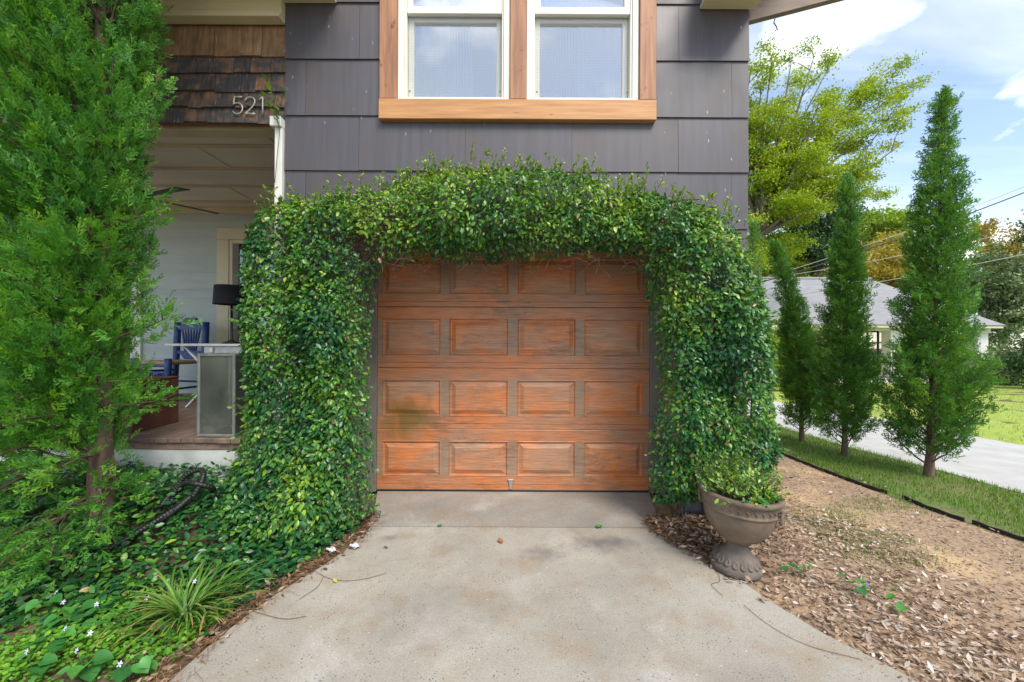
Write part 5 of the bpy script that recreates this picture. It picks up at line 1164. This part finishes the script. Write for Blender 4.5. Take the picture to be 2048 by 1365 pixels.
ch = empty('porch_chair', (16.4, 18.3, gz0+.2), 'dark chair on the porch of the ranch house', 'chair')
for z in (.25, .55, .8): box('slat', 16.0, 16.5, 18.5, 18.53, gz0+.2+z, gz0+.3+z, M['black'], ch)
for x in (16.0, 16.46): box('leg', x, x+.04, 18.1, 18.14, gz0+.201, gz0+.7, M['black'], ch); box('leg', x, x+.04, 18.531, 18.57, gz0+.201, gz0+1.15, M['black'], ch)
box('seat', 16.0, 16.5, 18.1, 18.5, gz0+.56, gz0+.60, M['black'], ch)

# ================================================================== background trees
TV = np.array([(0, 0, 0), (-.28, .45, .05), (0, 1, 0), (.28, .45, .05)]); TF = np.array([(0, 3, 2, 1)])
def tree(name, label, base, fork, ends, leafm, nleaf, lsz, spread, tr=.3, bark='graytwig', flat=.55, seed=0, sub=5, group='trees beyond the lawn'):
    g = np.random.default_rng(seed); base = np.array(base, float); fork = np.array(fork, float); o = empty(name, tuple(base), label, 'tree', group)
    V, F = tube_np(catmull([base, (base*2+fork)/3+g.normal(0, .1, 3), fork], 5), np.linspace(tr, tr*.7, 11), 10); mobj('trunk', mesh_np('trunk', V, F, M[bark], smooth=True), o)
    tw, P, lb = [], [], []
    for e in ends:
        e = np.array(e, float); mid = (fork*.55+e*.45)+g.normal(0, .06*np.linalg.norm(e-fork), 3); cv = catmull([fork, mid, e], 6); tw.append((cv, np.linspace(tr*.38, tr*.05, len(cv))))
        for s_ in range(sub):
            b = cv[g.integers(4, len(cv))]; tip = b+norm(g.normal(0, 1, 3)*np.array([1, 1, flat])+norm(e-fork)*.7)*spread*g.uniform(.5, 1.4)
            tw.append((np.array([b, (b+tip)/2+g.normal(0, .05, 3), tip]), np.array([tr*.07, tr*.045, tr*.02])))
            for c_ in range(3):
                p = b+(tip-b)*g.uniform(.35, 1.1); P.append(p+g.normal(0, spread*.12, 3)); lb.append(g.normal(0, .16))
    P, lb = np.array(P), np.array(lb); k = g.integers(0, len(P), nleaf)
    Q = P[k]+g.normal(0, 1, (nleaf, 3))*np.array([1, 1, flat])*spread*.24
    leaf_part('crown', [scatter(TV, TF, Q, rots(g.normal(0, 1, (nleaf, 3)), g.normal(0, 1, (nleaf, 3))+np.array([0, 0, .8])), lsz*g.uniform(.6, 1.4, nleaf), np.clip(.5+lb[k]+g.normal(0, .2, nleaf), 0, 1))], leafm, o)
    V, F = tubes(tw, 5); mobj('branches', mesh_np('branches', V, F, M[bark]), o)['kind'] = 'stuff'; return o
def at(px, py, Y): return ((px-1024)/796*Y, Y, CAMZ+(682.5-py)/796*Y)
def ends(cx_, cy_, rx, ry, Y, n_, seed, dY=2.5):
    g = np.random.default_rng(seed); out = []
    while len(out) < n_:
        u, v_ = g.uniform(-1, 1, 2)
        if u*u+v_*v_ < 1: out.append(at(cx_+u*rx, cy_+v_*ry, Y+g.uniform(-dY, dY)))
    return out
oak_e = [at(*p, 14.8+random.uniform(-1.4, 1.4)) for p in ((1500,130),(1540,125),(1580,115),(1625,110),(1650,140),(1520,170),(1560,190),(1600,170),(1640,190),(1700,190),(1730,160),(1765,140),(1700,225),(1750,215),(1790,180),(1800,215),(1760,255),(1805,280),(1700,265),(1640,240),(1590,240),(1530,250),(1500,210),(1660,300),(1740,310),(1700,340),(1620,310),(1560,310),(1510,310),(1510,370),(1550,370),(1590,360),(1770,345),(1760,380),(1500,430),(1540,440),(1505,480),(1545,500),(1490,520),(1575,420),(1600,400),(1530,400),(1560,470),(1470,150),(1450,220),(1450,300),(1430,380))]
tree('oak_tree', 'tall spreading yellow-green oak against the sky right of the house', at(1490, 760, 15), at(1518, 470, 14.8), oak_e, M['oak'], 125000, .084, .76, .25, seed=1, flat=.4, sub=9)
tree('ivy_tree', 'dark ivy-clad tree standing behind the middle cedar', at(1635, 700, 29), at(1635, 540, 29), ends(1632, 445, 50, 78, 29, 18, 2, 1.4), M['ivy'], 22000, .2, 1.3, .42, seed=2, flat=.9)
tree('yellow_green_tree', 'bright yellow-green tree showing between the two tall cedars', at(1770, 690, 33), at(1770, 560, 33), ends(1762, 455, 75, 45, 33, 18, 3, 2), M['bright'], 14000, .26, 1.5, .3, seed=3)
tree('golden_tree', 'golden-leaved tree directly over the hip of the ranch roof', at(1760, 690, 28), at(1760, 580, 28), ends(1755, 520, 75, 50, 28, 18, 4, 1.5), M['gold'], 15000, .19, 1.3, .25, seed=4)
tree('light_green_tree', 'light green tree low behind the leaning cedar', at(1560, 690, 30), at(1560, 590, 30), ends(1560, 520, 60, 42, 30, 14, 5, 1.5), M['bright'], 11000, .22, 1.3, .25, seed=5)
tree('pale_flowering_tree', 'pale flowering tree right of the tallest cedar', at(2010, 740, 23), at(2005, 640, 23), ends(2010, 585, 62, 95, 23, 26, 6, 1.5), M['silver'], 24000, .17, 1.15, .22, seed=6)
tree('amber_tree', 'amber-tinged tree above the pale flowering one', at(2010, 690, 32), at(2015, 560, 32), ends(2010, 490, 75, 38, 32, 16, 7, 1.5), M['gold'], 12000, .22, 1.3, .25, seed=7)
tree('green_tree', 'dark green tree at the far right behind the ranch house', at(2180, 690, 27), at(2180, 560, 27), ends(2150, 480, 95, 110, 27, 22, 8, 1.5), M['ivy'], 16000, .2, 1.4, .3, seed=8)
tree('evergreen_tree', 'dark evergreen behind the roof between the cedars', at(1830, 690, 30), at(1830, 600, 30), ends(1850, 580, 120, 45, 30, 18, 9, 1.5), M['ivy'], 12000, .2, 1.3, .25, seed=9)
for lab, px, py, rx, ry, Y, mt, sd in (('leafy shrub at the right end of the ranch house', 2025, 725, 38, 38, 16.5, 'silver', 21), ('clipped shrub in front of the ranch house porch behind the leaning cedar', 1590, 730, 45, 34, 15, 'bright', 22), ('shrub at the right picture edge past the lawn', 2075, 715, 40, 45, 14.5, 'ivy', 23), ('yellowish shrub glimpsed between vine arch and leaning cedar', 1545, 700, 30, 55, 13, 'bright', 24)):
    tree('shrub', lab, at(px, py+ry+8, Y), at(px, py+ry-5, Y), ends(px, py, rx, ry, Y, 16, sd, .5), M[mt], 5200, .11, .55, .05, seed=sd, flat=.9, group='shrubs by the ranch house')

# ------------------------------------------------------------------ overhead cables
def cable(a, b, sag, r, mat, lab):
    a, b = np.array(a), np.array(b); tt = np.linspace(0, 1, 24)[:, None]; P = a+(b-a)*tt; P[:, 2] -= sag*4*(tt*(1-tt))[:, 0]
    tag(tube_obj('cable', P, r, M[mat], None, 6), lab, 'cable', 'overhead cables')
cable(at(2200, 318, 12), at(1440, 585, 16), .25, .020, 'wire', 'thick dark overhead cable sloping down from the upper right')
cable(at(2200, 305, 12.1), at(1442, 578, 16.1), .25, .012, 'wirelight', 'thin pale overhead cable running just above the thick dark one')
cable(at(2200, 418, 12), at(1500, 560, 16), .15, .011, 'wirelight', 'middle thin cable crossing behind the tallest cedar')
cable(at(2200, 470, 12), at(1500, 600, 16), .15, .011, 'wirelight', 'lowest thin cable passing over the ranch roof')
